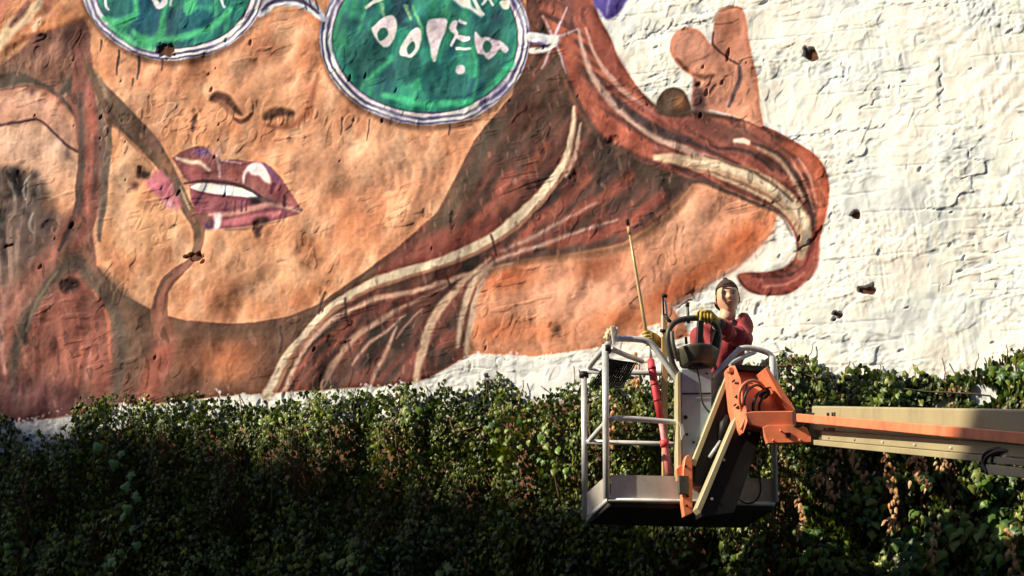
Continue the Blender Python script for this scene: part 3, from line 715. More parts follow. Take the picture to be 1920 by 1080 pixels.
# ------------------------------------------------------------------ materials
def mat(name, color=(0.5, 0.5, 0.5), rough=0.6, metal=0.0, var=0.0, scale=20.0, dirt=None, dirt_amt=0.0, bump=0.0, bump_scale=60.0, spec=0.5, coat=0.0):
    """principled surface with noise-driven tone, grime and fine relief"""
    m = bpy.data.materials.new(name)
    m.use_nodes = True
    nt = m.node_tree
    b = nt.nodes['Principled BSDF']
    b.inputs['Base Color'].default_value = (*color, 1)
    b.inputs['Roughness'].default_value = rough
    b.inputs['Metallic'].default_value = metal
    b.inputs['Specular IOR Level'].default_value = spec
    b.inputs['Coat Weight'].default_value = coat
    tc = nt.nodes.new('ShaderNodeTexCoord')
    src = None
    if var > 0 or dirt:
        n = nt.nodes.new('ShaderNodeTexNoise')
        n.inputs['Scale'].default_value = scale
        n.inputs['Detail'].default_value = 6
        nt.links.new(tc.outputs['Object'], n.inputs['Vector'])
        r = nt.nodes.new('ShaderNodeValToRGB')
        c0 = tuple(c * (1 - var) for c in color); c1 = tuple(min(1, c * (1 + var)) for c in color)
        r.color_ramp.elements[0].position = 0.3; r.color_ramp.elements[0].color = (*c0, 1)
        r.color_ramp.elements[1].position = 0.7; r.color_ramp.elements[1].color = (*c1, 1)
        nt.links.new(n.outputs['Fac'], r.inputs['Fac'])
        src = r.outputs['Color']
    if dirt:
        n2 = nt.nodes.new('ShaderNodeTexNoise')
        n2.inputs['Scale'].default_value = scale * 0.45
        n2.inputs['Detail'].default_value = 9
        n2.inputs['Roughness'].default_value = 0.7
        nt.links.new(tc.outputs['Object'], n2.inputs['Vector'])
        mr = nt.nodes.new('ShaderNodeMapRange')
        mr.inputs['From Min'].default_value = 0.5; mr.inputs['From Max'].default_value = 0.66
        mr.inputs['To Max'].default_value = dirt_amt
        nt.links.new(n2.outputs['Fac'], mr.inputs['Value'])
        mx = nt.nodes.new('ShaderNodeMix'); mx.data_type = 'RGBA'
        nt.links.new(mr.outputs['Result'], mx.inputs['Factor'])
        nt.links.new(src, mx.inputs['A'])
        mx.inputs['B'].default_value = (*dirt, 1)
        src = mx.outputs['Result']
    if src is not None:
        nt.links.new(src, b.inputs['Base Color'])
    if bump > 0:
        n3 = nt.nodes.new('ShaderNodeTexNoise')
        n3.inputs['Scale'].default_value = bump_scale
        n3.inputs['Detail'].default_value = 4
        nt.links.new(tc.outputs['Object'], n3.inputs['Vector'])
        bp = nt.nodes.new('ShaderNodeBump')
        bp.inputs['Strength'].default_value = bump
        bp.inputs['Distance'].default_value = 0.004
        nt.links.new(n3.outputs['Fac'], bp.inputs['Height'])
        nt.links.new(bp.outputs['Normal'], b.inputs['Normal'])
    return m

def attr_mat(name, attr, rough, bump, spec=0.3, transl=0.0, bump_scale=140.0):
    """surface whose paint or leaf colour is stored with the mesh"""
    m = bpy.data.materials.new(name)
    m.use_nodes = True
    nt = m.node_tree
    b = nt.nodes['Principled BSDF']
    a = nt.nodes.new('ShaderNodeAttribute'); a.attribute_name = attr
    b.inputs['Roughness'].default_value = rough
    b.inputs['Specular IOR Level'].default_value = spec
    nt.links.new(a.outputs['Color'], b.inputs['Base Color'])
    if bump:
        tc = nt.nodes.new('ShaderNodeTexCoord')
        n3 = nt.nodes.new('ShaderNodeTexNoise'); n3.inputs['Scale'].default_value = bump_scale; n3.inputs['Detail'].default_value = 5
        nt.links.new(tc.outputs['Object'], n3.inputs['Vector'])
        bp = nt.nodes.new('ShaderNodeBump'); bp.inputs['Strength'].default_value = bump; bp.inputs['Distance'].default_value = 0.003
        nt.links.new(n3.outputs['Fac'], bp.inputs['Height'])
        nt.links.new(bp.outputs['Normal'], b.inputs['Normal'])
    if transl > 0:
        t = nt.nodes.new('ShaderNodeBsdfTranslucent')
        hs = nt.nodes.new('ShaderNodeHueSaturation'); hs.inputs['Value'].default_value = 1.6; hs.inputs['Saturation'].default_value = 1.1
        nt.links.new(a.outputs['Color'], hs.inputs['Color'])
        nt.links.new(hs.outputs['Color'], t.inputs['Color'])
        mx = nt.nodes.new('ShaderNodeMixShader'); mx.inputs['Fac'].default_value = transl
        nt.links.new(b.outputs[0], mx.inputs[1]); nt.links.new(t.outputs[0], mx.inputs[2])
        nt.links.new(mx.outputs[0], nt.nodes['Material Output'].inputs['Surface'])
    return m

# ------------------------------------------------------------------ scene-tree helpers
def tag(o, label=None, cat=None, group=None, kind=None):
    if label: o['label'] = label
    if cat: o['category'] = cat
    if group: o['group'] = group
    if kind: o['kind'] = kind
    return o

def empty(name, loc=(0, 0, 0), label=None, cat=None, group=None):
    o = bpy.data.objects.new(name, None)
    o.empty_display_size = 0.2
    o.location = loc
    COL.objects.link(o)
    return tag(o, label, cat, group)

def world_of(o):
    m = o.matrix_basis.copy()
    if o.parent is not None:
        m = world_of(o.parent) @ o.matrix_parent_inverse @ m
    return m

def hang(o, parent):
    """parent o, leaving it where it stands in the world"""
    o.parent = parent
    o.matrix_parent_inverse = world_of(parent).inverted()
    return o

def link(name, me, m, parent=None, label=None):
    o = bpy.data.objects.new(name, me)
    if m is not None and len(me.materials) == 0:
        me.materials.append(m)
    COL.objects.link(o)
    if parent is not None:
        hang(o, parent)
    if label: o['label'] = label
    return o

def mesh_np(name, verts, faces_flat, counts, smooth=True):
    me = bpy.data.meshes.new(name)
    verts = np.ascontiguousarray(verts, np.float32)
    faces_flat = np.ascontiguousarray(faces_flat, np.int32)
    counts = np.ascontiguousarray(counts, np.int32)
    me.vertices.add(len(verts)); me.vertices.foreach_set('co', verts.ravel())
    me.loops.add(len(faces_flat)); me.loops.foreach_set('vertex_index', faces_flat)
    me.polygons.add(len(counts))
    st = np.zeros(len(counts), np.int32); st[1:] = np.cumsum(counts)[:-1]
    me.polygons.foreach_set('loop_start', st)
    me.polygons.foreach_set('loop_total', counts)
    me.polygons.foreach_set('use_smooth', np.full(len(counts), smooth))
    me.update(calc_edges=True)
    return me

def put_attr(me, name, rgb):
    at_ = me.attributes.new(name, 'FLOAT_COLOR', 'POINT')
    c = np.ones((len(me.vertices), 4), np.float32); c[:, :3] = rgb
    at_.data.foreach_set('color', c.ravel())

def lin(c):
    c = np.asarray(c, np.float32) / 255.0
    return np.where(c <= 0.04045, c / 12.92, ((c + 0.055) / 1.055) ** 2.4)

# ------------------------------------------------------------------ ground and the house across the street
m_asphalt = mat('asphalt', (0.05, 0.05, 0.052), 0.9, var=0.25, scale=3, bump=0.4, bump_scale=90)
me = bpy.data.meshes.new('ground')
me.from_pydata([(-600, -600, 0), (600, -600, 0), (600, 600, 0), (-600, 600, 0)], [], [(0, 1, 2, 3)])
tag(link('ground', me, m_asphalt), kind='structure')

def add_box(bm, size, M):
    r = bmesh.ops.create_cube(bm, size=1.0, matrix=M @ Matrix.Diagonal((*size, 1)))
    return r['verts']

# roof edge of the house whose shadow falls over the foot of the wall
def shade_pt(px, py, t):
    U, V = px_wall(px, py, 0.1)
    return wall_pt(U, V, 0.1) + SUN * t
def solve_edge():
    a = shade_pt(SHADE_A[0], SHADE_A[1], 34.0)
    base = shade_pt(SHADE_B[0], SHADE_B[1], 0.0)
    t2 = (a[2] - base[2]) / SUN[2]
    return a, base + SUN * t2
SHADE_A, SHADE_B = (0, 745), (1310, 988)      # the shadow edge on the wall, from the left of the picture to the house corner
ra, rb = solve_edge()
edir = (rb - ra); edir[2] = 0; EL = float(np.linalg.norm(edir)); edir /= EL
back = np.array([SUN[0], SUN[1], 0.0]); back -= edir * (back @ edir); back /= np.linalg.norm(back)
Hh = float(ra[2])
E0 = ra - edir * 16                            # far end of the roof edge
LMAIN = EL + 16.0                              # the high part ends at the corner
LWING = 24.0                                   # unseen lower wing, added to shape the shade beyond the corner
HWING = Hh - 3.2
house = empty('brick_house', (float(rb[0]), float(rb[1]), 0), 'brick apartment house with a flat roof and an added lower wing across the street', 'building')
m_brick = mat('house_brick', (0.27, 0.13, 0.09), 0.9, var=0.25, scale=5, bump=0.3)
m_trim = mat('house_trim', (0.4, 0.37, 0.32), 0.8, var=0.1, scale=8)
m_glass = mat('house_glass', (0.03, 0.035, 0.04), 0.08, spec=0.6)
Rm = Matrix(((edir[0], back[0], 0), (edir[1], back[1], 0), (0, 0, 1))).to_4x4()
def hpt(a, b, c):
    return Vector(E0 * np.array([1, 1, 0]) + edir * a + back * b) + Vector((0, 0, c))
for nm, a0, a1, hh in (('wall', 0.0, LMAIN, Hh), ('added_wing_wall', LMAIN, LMAIN + LWING, HWING)):
    bm = bmesh.new(); add_box(bm, (a1 - a0, 10, hh - 0.5), Matrix.Translation(hpt((a0 + a1) / 2, 5.1, (hh - 0.5) / 2)) @ Rm)
    bmesh.ops.recalc_face_normals(bm, faces=bm.faces[:])
    me = bpy.data.meshes.new(nm); bm.to_mesh(me); wo_ = link(nm, me, m_brick, house)
    bm = bmesh.new(); add_box(bm, (a1 - a0, 10.2, 0.5), Matrix.Translation(hpt((a0 + a1) / 2, 5.1, hh - 0.25)) @ Rm)
    bmesh.ops.recalc_face_normals(bm, faces=bm.faces[:])
    me = bpy.data.meshes.new('roof'); bm.to_mesh(me); link('roof', me, m_trim, house)
bm = bmesh.new()
for sx, sz, ox, oz in ((1.3, .1, 0, .8), (1.3, .1, 0, -.8), (.1, 1.5, .6, 0), (.1, 1.5, -.6, 0), (1.1, .06, 0, 0)):
    add_box(bm, (sx, 0.12, sz), Matrix.Translation((ox, 0, oz)))
win_me = bpy.data.meshes.new('window'); bm.to_mesh(win_me); win_me.materials.append(m_trim)
bm = bmesh.new(); add_box(bm, (1.1, 0.03, 1.5), Matrix.Identity(4))
pane_me = bpy.data.meshes.new('pane'); bm.to_mesh(pane_me); pane_me.materials.append(m_glass)
for k in range(int((HWING - 2) // 3.1)):
    for i in range(int((LMAIN + LWING) // 3)):
        M = Matrix.Translation(hpt(1.6 + i * 3.0, 0.09, 1.9 + k * 3.1)) @ Rm
        wo = bpy.data.objects.new('window', win_me); COL.objects.link(wo); wo.matrix_basis = M
        hang(wo, house)
        po = bpy.data.objects.new('pane', pane_me); COL.objects.link(po); po.parent = wo

# unseen block behind the camera, added to cut sky light and deepen shade
row = empty('sky_block', (4.0, -14.0, 0), 'tall dark brick block added behind the camera to deepen the shade', 'building')
m_row = mat('sky_block_brick', (0.15, 0.095, 0.08), 0.9, var=0.25, scale=5, bump=0.3)
bm = bmesh.new(); add_box(bm, (70, 10, 24), Matrix.Translation((14.0, -19.0, 12.0)))
me = bpy.data.meshes.new('wall'); bm.to_mesh(me); link('wall', me, m_row, row)
bm = bmesh.new(); add_box(bm, (70.4, 10.6, 0.6), Matrix.Translation((14.0, -19.0, 24.3)))
me = bpy.data.meshes.new('roof'); bm.to_mesh(me); link('roof', me, m_trim, row)
for k in range(7):
    for i in range(22):
        wo = bpy.data.objects.new('window', win_me); COL.objects.link(wo); wo.matrix_basis = Matrix.Translation((-18.5 + i * 3.1, -13.98, 2.0 + k * 3.1))
        hang(wo, row)
        po = bpy.data.objects.new('pane', pane_me); COL.objects.link(po); po.parent = wo

# ------------------------------------------------------------------ the wall: lumpy painted plaster over old brick
fr_u = [px_wall(x, y)[0] for x in (-25, 1945) for y in (-20, 900)]
fr_v = [px_wall(x, y)[1] for x in (-25, 1945) for y in (-20, 830)]
U_lo, U_hi = min(fr_u), max(fr_u)
V_lo, V_hi = px_wall(1920, 770)[1] - 0.15, max(fr_v)
STEP = 0.0066
Ug = np.concatenate([np.linspace(U_lo - 6, U_lo - 1.7, 16), np.arange(U_lo - 1.6, U_lo, 0.03), np.arange(U_lo, U_hi, STEP), np.arange(U_hi, U_hi + 1.7, 0.03), np.linspace(U_hi + 1.8, U_hi + 5, 14)])
Vg = np.concatenate([np.arange(0.0, V_lo, 0.12), np.arange(V_lo, V_hi, STEP), np.arange(V_hi, V_hi + 1.4, 0.03), np.linspace(V_hi + 1.5, V_hi + 3, 6)])
nU, nV = len(Ug), len(Vg)
UU, VV = np.meshgrid(Ug, Vg)
PX, PY = wall_px(UU, VV)
PX = PX.astype(np.float32); PY = PY.astype(np.float32)
cx_ = np.clip(PX - X0, 1, CW - 3); cy_ = np.clip(PY - Y0, 1, CH - 3)
def samp(a):
    xi = cx_.astype(np.int32); yi = cy_.astype(np.int32)
    fx = cx_ - xi; fy = cy_ - yi
    if a.ndim == 3:
        fx = fx[..., None]; fy = fy[..., None]
    return a[yi, xi] * (1 - fx) * (1 - fy) + a[yi, xi + 1] * fx * (1 - fy) + a[yi + 1, xi] * (1 - fx) * fy + a[yi + 1, xi + 1] * fx * fy
wcol = samp(paint)
wid = ids[np.round(cy_).astype(np.int32), np.round(cx_).astype(np.int32)]
white = blur(samp((ids == PLASTER).astype(np.float32)), 3)

def wnoise(lu, lv, seed, ang=0.0):
    """noise over the wall, feature sizes in metres"""
    c, s = math.cos(math.radians(ang)), math.sin(math.radians(ang))
    k = 1 / STEP
    return sample_tile(tile_noise(lu * k, lv * k, seed), (UU * c + VV * s) * k + 9000, (-UU * s + VV * c) * k + 9000)

h = 0.010 * wnoise(0.55, 0.5, 101) + 0.0058 * wnoise(0.26, 0.24, 102) * (1 - 0.5 * white)
# soft mortar lumps and dents under the paint
h += (0.0060 * wnoise(0.15, 0.17, 103) + 0.0028 * wnoise(0.085, 0.11, 105)) * (1 - 0.5 * white)
rid = wnoise(0.055, 0.075, 125, -18)
h += 0.0016 * (1 - np.abs(np.clip(rid, -2, 2)) / 2) ** 2 * (1 - 0.6 * white) * smooth01((wnoise(0.3, 0.3, 126) + 0.8) / 1.2)
h += 0.0010 * wnoise(0.04, 0.05, 106) + 0.0003 * wnoise(0.016, 0.016, 107)
# hard-edged flakes and ledges of the old coat: crisp lit rims, crisp small shadows
mk1 = smooth01((wnoise(0.38, 0.32, 134) - 0.15) / 0.7)
mk2 = smooth01((wnoise(0.42, 0.25, 135) - 0.25) / 0.6)
mk3 = smooth01((wnoise(0.30, 0.30, 136) - 0.4) / 0.6)
fl = wnoise(0.055, 0.095, 131, -16)
h += mk1 * (0.0044 * smooth01((fl - 1.1) / 0.30) - 0.0036 * smooth01((-1.3 - fl) / 0.25))
fl2 = wnoise(0.14, 0.034, 132, 7)
h += mk2 * (0.0040 * smooth01((fl2 - 1.15) / 0.28) - 0.0032 * smooth01((-1.4 - fl2) / 0.28))
fl3 = wnoise(0.024, 0.05, 133, -10)
h += mk3 * 0.0011 * smooth01((fl3 - 1.2) / 0.3)
crumb = smooth01((wnoise(0.35, 0.22, 127) - 0.1) / 0.9) * white
h += crumb * 0.0015 * wnoise(0.022, 0.018, 128)
bul = wnoise(0.11, 0.13, 104, -12)
h += 0.004 * smooth01((bul - 0.6) / 1.6) * (1 - 0.6 * white)
# rubble stones and bricks telegraphing through: irregular blocks, each set a little differently
def blocks(bw, bh, seed, wob, jag):
    us = UU / bw + wob * wnoise(0.4, 0.25, seed + 1) / bw
    vs = VV / bh + wob * wnoise(0.4, 0.25, seed + 2) / bh
    us = us + jag * wnoise(0.05, 0.05, seed + 3) / bw; vs = vs + jag * wnoise(0.05, 0.05, seed + 4) / bh
    r0 = np.floor(vs)
    f1 = np.full(us.shape, 1e9); f2 = np.full(us.shape, 1e9); hb = np.zeros(us.shape)
    for dr in (-1, 0, 1):
        r = r0 + dr
        sh_ = (r % 2) * 0.5 + 0.15 * np.sin(r * 12.9898)
        c0 = np.floor(us + sh_)
        for dc in (-1, 0, 1):
            c = c0 + dc
            a1 = np.sin(c * 127.1 + r * 311.7) * 43758.5453; a1 -= np.floor(a1)
            a2 = np.sin(c * 269.5 + r * 183.3) * 43758.5453; a2 -= np.floor(a2)
            dx = (us + sh_ - (c + 0.3 + 0.4 * a1)) * 1.0; dy = (vs - (r + 0.4 + 0.2 * a2)) * 1.0
            d = np.maximum(np.abs(dx), np.abs(dy)) * 0.75 + np.hypot(dx, dy) * 0.25
            n_ = d < f1
            f2 = np.where(n_, f1, np.minimum(f2, d)); hb = np.where(n_, a1, hb); f1 = np.where(n_, d, f1)
    return hb - 0.5, f2 - f1
crs = np.abs(((VV + 0.012 * wnoise(0.6, 0.2, 141)) / 0.15) % 1.0 - 0.5) * 2
h -= (0.2 + 0.8 * white) * 0.0030 * smooth01((crs - 0.86) / 0.1) * smooth01((wnoise(0.4, 0.12, 142) - 0.1) / 0.5)
hb, edge_ = blocks(0.20, 0.105, 500, 0.02, 0.007)
sel1 = smooth01((wnoise(0.45, 0.35, 113) + 0.35) / 0.9)
sel2 = smooth01((wnoise(0.13, 0.10, 114) + 0.25) / 0.7)
show = (0.22 + 0.78 * white) * sel1
jt = smooth01((0.075 - edge_) / 0.07)
h += show * (0.013 * hb * (1 - jt) * (0.35 + 0.65 * sel2) - 0.0032 * jt * sel2)
hb2, e2 = blocks(0.32, 0.26, 600, 0.05, 0.012)
h += (0.5 + 0.5 * white) * 0.008 * hb2 * smooth01(e2 / 0.12)
# pits: ragged pockets where the coat is missing, mostly upright
pt = wnoise(0.035, 0.065, 158, -14) + 0.5 * wnoise(0.5, 0.4, 109)
h -= (0.013 - 0.004 * white) * smooth01((pt - 3.1 + 0.3 * white) / 0.6)
pt2 = wnoise(0.07, 0.03, 160, 14)
h -= 0.010 * smooth01((pt2 - 2.6) / 0.5) * (0.2 + 0.8 * white)
# trowel sweeps
arc = np.hypot(PX - 1700, (PY + 40) * 1.0)
region = smooth01((PX - 1640) / 160) * smooth01((600 - PY) / 200)
h += region * 0.0014 * np.sin(arc / 4.2 + 2.2 * wnoise(0.3, 0.3, 115)) * smooth01((wnoise(0.25, 0.2, 116) + 0.2) / 0.5)
arc2 = np.hypot(PX - 640, PY - 330)
region2 = np.exp(-((PX - 780) / 90) ** 2 - ((PY - 320) / 80) ** 2)
h += region2 * 0.0014 * np.sin(arc2 / 2.6 + wnoise(0.3, 0.3, 117))
h += 0.0008 * white * wnoise(0.012, 0.15, 118, 6) * smooth01((wnoise(0.4, 0.4, 119) - 0.1) / 0.6)
# named scars: (px, py, rx, ry, depth, raw brick inside)
SCARS = [(1520, 100, 12, 11, .035, 1), (1627, 543, 17, 8, .03, 1), (1603, 405, 8, 7, .03, 1), (1568, 591, 9, 7, .03, 1), (367, 483, 18, 7, .03, 1),
         (312, 95, 17, 13, .022, 1), (269, 326, 16, 11, .02, 0), (1043, 618, 10, 14, .012, 0), (18, 460, 11, 6, .03, 0), (125, 535, 17, 9, .016, 0), (485, 430, 9, 16, .014, 0), (1312, 15, 18, 14, .012, 0),
         (1300, 22, 20, 12, .01, 0), (1210, 62, 24, 10, .01, 0), (1182, 75, 12, 6, .012, 0), (1150, 262, 16, 10, .016, 0), (1072, 325, 10, 12, .016, 0), (1175, 340, 14, 16, .014, 0), (1010, 255, 14, 14, .012, 0),
         (1395, 232, 22, 10, .016, 0), (1572, 395, 8, 20, .012, 0), (1590, 640, 10, 22, .012, 0), (660, 605, 9, 9, .012, 0), (620, 640, 10, 14, .014, 0), (852, 415, 6, 22, .012, 0), (365, 222, 8, 18, .012, 0),
         (82, 68, 8, 7, .012, 0), (605, 555, 8, 18, .012, 0), (40, 335, 14, 18, .016, 0), (98, 424, 16, 14, .016, 0), (236, 222, 12, 10, .012, 0), (1250, 330, 12, 20, .012, 0), (1130, 330, 14, 12, .014, 0)]
raw = np.zeros_like(h)
jx = 2.6 * wnoise(0.03, 0.03, 120); jy = 2.6 * wnoise(0.03, 0.03, 121)
for x, y, rx, ry, dep, br in SCARS:
    q = np.sqrt(((PX + jx - x) / rx) ** 2 + ((PY + jy - y) / ry) ** 2)
    m_ = smooth01((1.12 - q) / (0.3 if br else 0.6))
    h -= dep * (1.0 if br else 0.55) * m_
    if br:
        raw = np.maximum(raw, smooth01((1.0 - q) / 0.2))
# long bed-joint cracks on the bare part
for P in ([(1490, 262), (1540, 252), (1600, 246), (1660, 240)], [(1500, 470), (1545, 430), (1562, 400)], [(1175, 88), (1260, 50), (1330, 42)],
          [(1618, 203), (1640, 190), (1668, 181)], [(1540, 165), (1556, 148), (1580, 143), (1583, 120)], [(1760, 110), (1765, 150), (1762, 210)], [(1430, 640), (1520, 632), (1600, 648)]):
    Q = spline(P, False, 5)
    d = np.full(h.shape, 1e9, np.float32)
    for a, b in zip(Q[:-1], Q[1:]):
        e = b - a; L2 = e @ e + 1e-9
        t = np.clip(((PX + jx - a[0]) * e[0] + (PY + jy - a[1]) * e[1]) / L2, 0, 1)
        np.minimum(d, np.hypot(PX + jx - a[0] - t * e[0], PY + jy - a[1] - t * e[1]), out=d)
    h -= 0.007 * smooth01((4.2 - d) / 3.0)
brick_c = np.array((120, 74, 50), np.float32)
raw = np.maximum(raw, smooth01((PY - np.interp(PX, [-500, 0, 135, 190, 400, 620, 850, 950, 1060, 1130, 1400, 1500, 1680, 1740, 1920, 2400], [850, 850, 852, 800, 792, 780, 772, 752, 742, 740, 735, 718, 722, 760, 760, 740])) / 24.0) * 0.9)
wcol = wcol + (brick_c - wcol) * raw[..., None]
# the coat is darker in its low spots
low = blur(h.astype(np.float32), 6) - h
wcol = wcol * (1 - 0.16 * smooth01((low - 0.0012) / 0.004))[..., None]
ILLUM = np.array((1.26, 1.10, 0.80), np.float32)           # what full sun does to a white card here
alb = lin(wcol) / ILLUM
alb = alb * (1 + 0.12 * white[..., None] * np.array((1.0, 0.85, 0.3), np.float32))
alb = np.where(white[..., None] > 0.5, alb, 0.5 * (alb / 0.5) ** 1.06)
alb = np.where(white[..., None] > 0.5, alb, (alb * 0.92 + 0.08 * alb.mean(-1, keepdims=True)) * np.array((1.0, 0.955, 1.03), np.float32))
alb = np.clip(alb, 0.01, 0.82)

hv = np.gradient(h, Vg, axis=0); hu = np.gradient(h, Ug, axis=1)
NN = NX[None, None] - hu[..., None] * UX - hv[..., None] * ZX
NN /= np.linalg.norm(NN, axis=-1, keepdims=True)
WP = wall_pt(UU, VV, h).astype(np.float32)
fid = wid[:-1, :-1].ravel()
iv = np.arange(nU * nV).reshape(nV, nU)
quads = np.stack([iv[:-1, :-1].ravel(), iv[:-1, 1:].ravel(), iv[1:, 1:].ravel(), iv[1:, :-1].ravel()], 1)

wall_org = wall_pt(np.array(-2.0), np.array(0.0))
wall = empty('painted_wall', tuple(wall_org), 'rough white plastered wall carrying a giant painted face above the ivy', 'wall')
m_wall = attr_mat('wall_paint', 'paint', 0.7, 0.45, 0.10)
def wall_part(name, pid, label, parent):
    sel = quads[fid == pid]
    if len(sel) == 0:
        return None
    used = np.unique(sel)
    remap = np.zeros(nU * nV, np.int32); remap[used] = np.arange(len(used))
    me = mesh_np(name, WP.reshape(-1, 3)[used], remap[sel].ravel(), np.full(len(sel), 4))
    put_attr(me, 'paint', alb.reshape(-1, 3)[used])
    me.normals_split_custom_set_from_vertices(NN.reshape(-1, 3)[used].astype(np.float32))
    return link(name, me, m_wall, parent, label)
wall_part('plaster', PLASTER, 'rough cream white plaster over old brick', wall)
skin_o = wall_part('painted_skin', SKIN, 'tan painted face, neck and raised arm', wall)
hair_o = wall_part('painted_hair', HAIR, 'red-brown painted hair with cream strands', wall)
rim_o = wall_part('painted_spectacle_rim', RIM, 'painted silver rims of round glasses', wall)
wall_part('painted_lens', LENS_B, 'green right lens with white lettering', rim_o)
wall_part('painted_lens', LENS_A, 'green left lens cut by the picture edge', rim_o)
wall_part('painted_lips', LIPS, 'mauve lips with white teeth', skin_o)
wall_part('painted_finger', FINGER, 'two raised fingers', skin_o)
wall_part('painted_flower', FLOWER, 'purple petal', hair_o)
bm = bmesh.new()
Wl = float(Ug[-1] - Ug[0])
add_box(bm, (Wl, 8.0, float(Vg[-1])), Matrix.Translation(Vector(wall_pt(np.array((Ug[0] + Ug[-1]) / 2), np.array(Vg[-1] / 2), -4.12))) @ Matrix(((UX[0], -NX[0], 0), (UX[1], -NX[1], 0), (0, 0, 1))).to_4x4())
me = bpy.data.meshes.new('wall_core'); bm.to_mesh(me); link('wall_core', me, m_brick, wall)
# ------------------------------------------------------------------ ivy over the foot of the wall
IVY_TOP_X = [-900, -480, 0, 30, 60, 100, 125, 150, 200, 260, 300, 400, 470, 500, 560, 620, 740, 800, 850, 900, 930, 960, 1000, 1040, 1060, 1100, 1150, 1200, 1300, 1440, 1470, 1530, 1600, 1680, 1760, 1850, 1920, 2400, 2800]
IVY_TOP_Y = [850, 830, 792, 800, 835, 832, 800, 770, 768, 758, 760, 764, 770, 768, 756, 752, 748, 744, 744, 734, 726, 734, 748, 738, 726, 714, 712, 708, 700, 676, 668, 686, 694, 702, 704, 676, 668, 640, 620]

def leaf_outline(kind):
    if kind == 0:    # heart-shaped with a long tip
        half = [(0.0, 0.04), (-0.26, -0.06), (-0.46, 0.14), (-0.40, 0.42), (-0.20, 0.72), (0.0, 1.0)]
    elif kind == 1:  # three to five pointed lobes
        half = [(0.0, 0.05), (-0.34, -0.04), (-0.30, 0.20), (-0.56, 0.40), (-0.24, 0.54), (0.0, 1.0)]
    else:            # narrow drooping
        half = [(0.0, 0.0), (-0.16, 0.10), (-0.24, 0.34), (-0.18, 0.66), (0.0, 1.0)]
    o = half + [(-x, y) for x, y in reversed(half[1:-1])]
    v = [(x, y, -0.16 * abs(x) - 0.14 * y * y) for x, y in o]
    v.append((0.0, 0.40, 0.10))
    c = len(v) - 1
    f = [(i, (i + 1) % c, c) for i in range(c)]
    return np.array(v, np.float32), np.array(f, np.int32)

def frames(nrm, down, spin, r):
    """leaf axes: z = leaf normal, y = tip direction"""
    z = nrm / np.linalg.norm(nrm, axis=1, keepdims=True)
    y = down - (down * z).sum(1, keepdims=True) * z
    y /= np.linalg.norm(y, axis=1, keepdims=True) + 1e-6
    x = np.cross(y, z)
    c, s = np.cos(spin)[:, None], np.sin(spin)[:, None]
    return x * c + y * s, -x * s + y * c, z

def thick(U, V, below, r_seed=201):
    k = 1 / 0.01
    n1 = sample_tile(tile_noise(34, 40, r_seed), U * k + 7000, V * k + 7000)
    n2 = sample_tile(tile_noise(14, 20, r_seed + 1), U * k + 7000, V * k + 7000)
    n3 = sample_tile(tile_noise(11, 70, r_seed + 2), U * k + 7000, V * k + 7000)
    return np.clip(0.05 + 0.09 * smooth01(below / 0.4) + 0.026 * n1 + 0.030 * n2 + 0.030 * n3, 0.03, 0.45)

LEAF_GREENS = np.array([(0.022, 0.042, 0.005), (0.034, 0.064, 0.007), (0.084, 0.122, 0.012), (0.165, 0.205, 0.024), (0.018, 0.040, 0.008), (0.030, 0.060, 0.009)], np.float32)  # random mix; the pale yellow-greens put sunlight into the leaf colour
LEAF_BROWNS = np.array([(0.16, 0.075, 0.028), (0.22, 0.105, 0.045), (0.11, 0.050, 0.024), (0.20, 0.13, 0.05)], np.float32)

def scatter(n, seed, v_min, size0, size1, extra_low=0.0):
    r = np.random.default_rng(seed)
    U = r.uniform(U_lo - 1.6, U_hi + 1.2, n * 3)
    V = r.uniform(v_min, 5.75, n * 3)
    px, py = wall_px(U, V)
    top = np.interp(px, IVY_TOP_X, IVY_TOP_Y) - 4 - 9 * smooth01((1060 - px) / 60.0) - 8 * smooth01((880 - px) / 60.0)
    jag = sample_tile(tile_noise(18, 18, 205), U * 100 + 5000, V * 0 + 300) * 5 + r.normal(0, 4, len(U))
    below_px = py - (top + jag)
    below = below_px / 265.0
    keep = below > 0
    # thin lacy fringe, and bare windows on the far right
    k2 = sample_tile(tile_noise(16, 14, 206), U * 100 + 5000, V * 100 + 5000)
    fringe = np.clip(below / 0.07, 0.5, 1)
    bare = (px > 1700) & (below < 0.30)
    fringe = np.where(bare, fringe * smooth01((k2 + 1.3) / 0.6), fringe)
    fringe = np.where((px < 140) & (px > 25) & (below < 0.10), fringe * 0.4, fringe)
    keep &= r.random(len(U)) < fringe
    U, V, below, px, py = (a[keep][:n] for a in (U, V, below, px, py))
    T = thick(U, V, below)
    d = T - np.abs(r.normal(0, 1, len(U))) * (0.035 + 0.12 * T)
    d = np.clip(d, 0.012, None)
    size = r.uniform(size0, size1, len(U)) * (1 + 0.45 * smooth01((px - 1450) / 250) + extra_low * smooth01((py - 900) / 160))
    return U, V, d, below, px, py, size, r

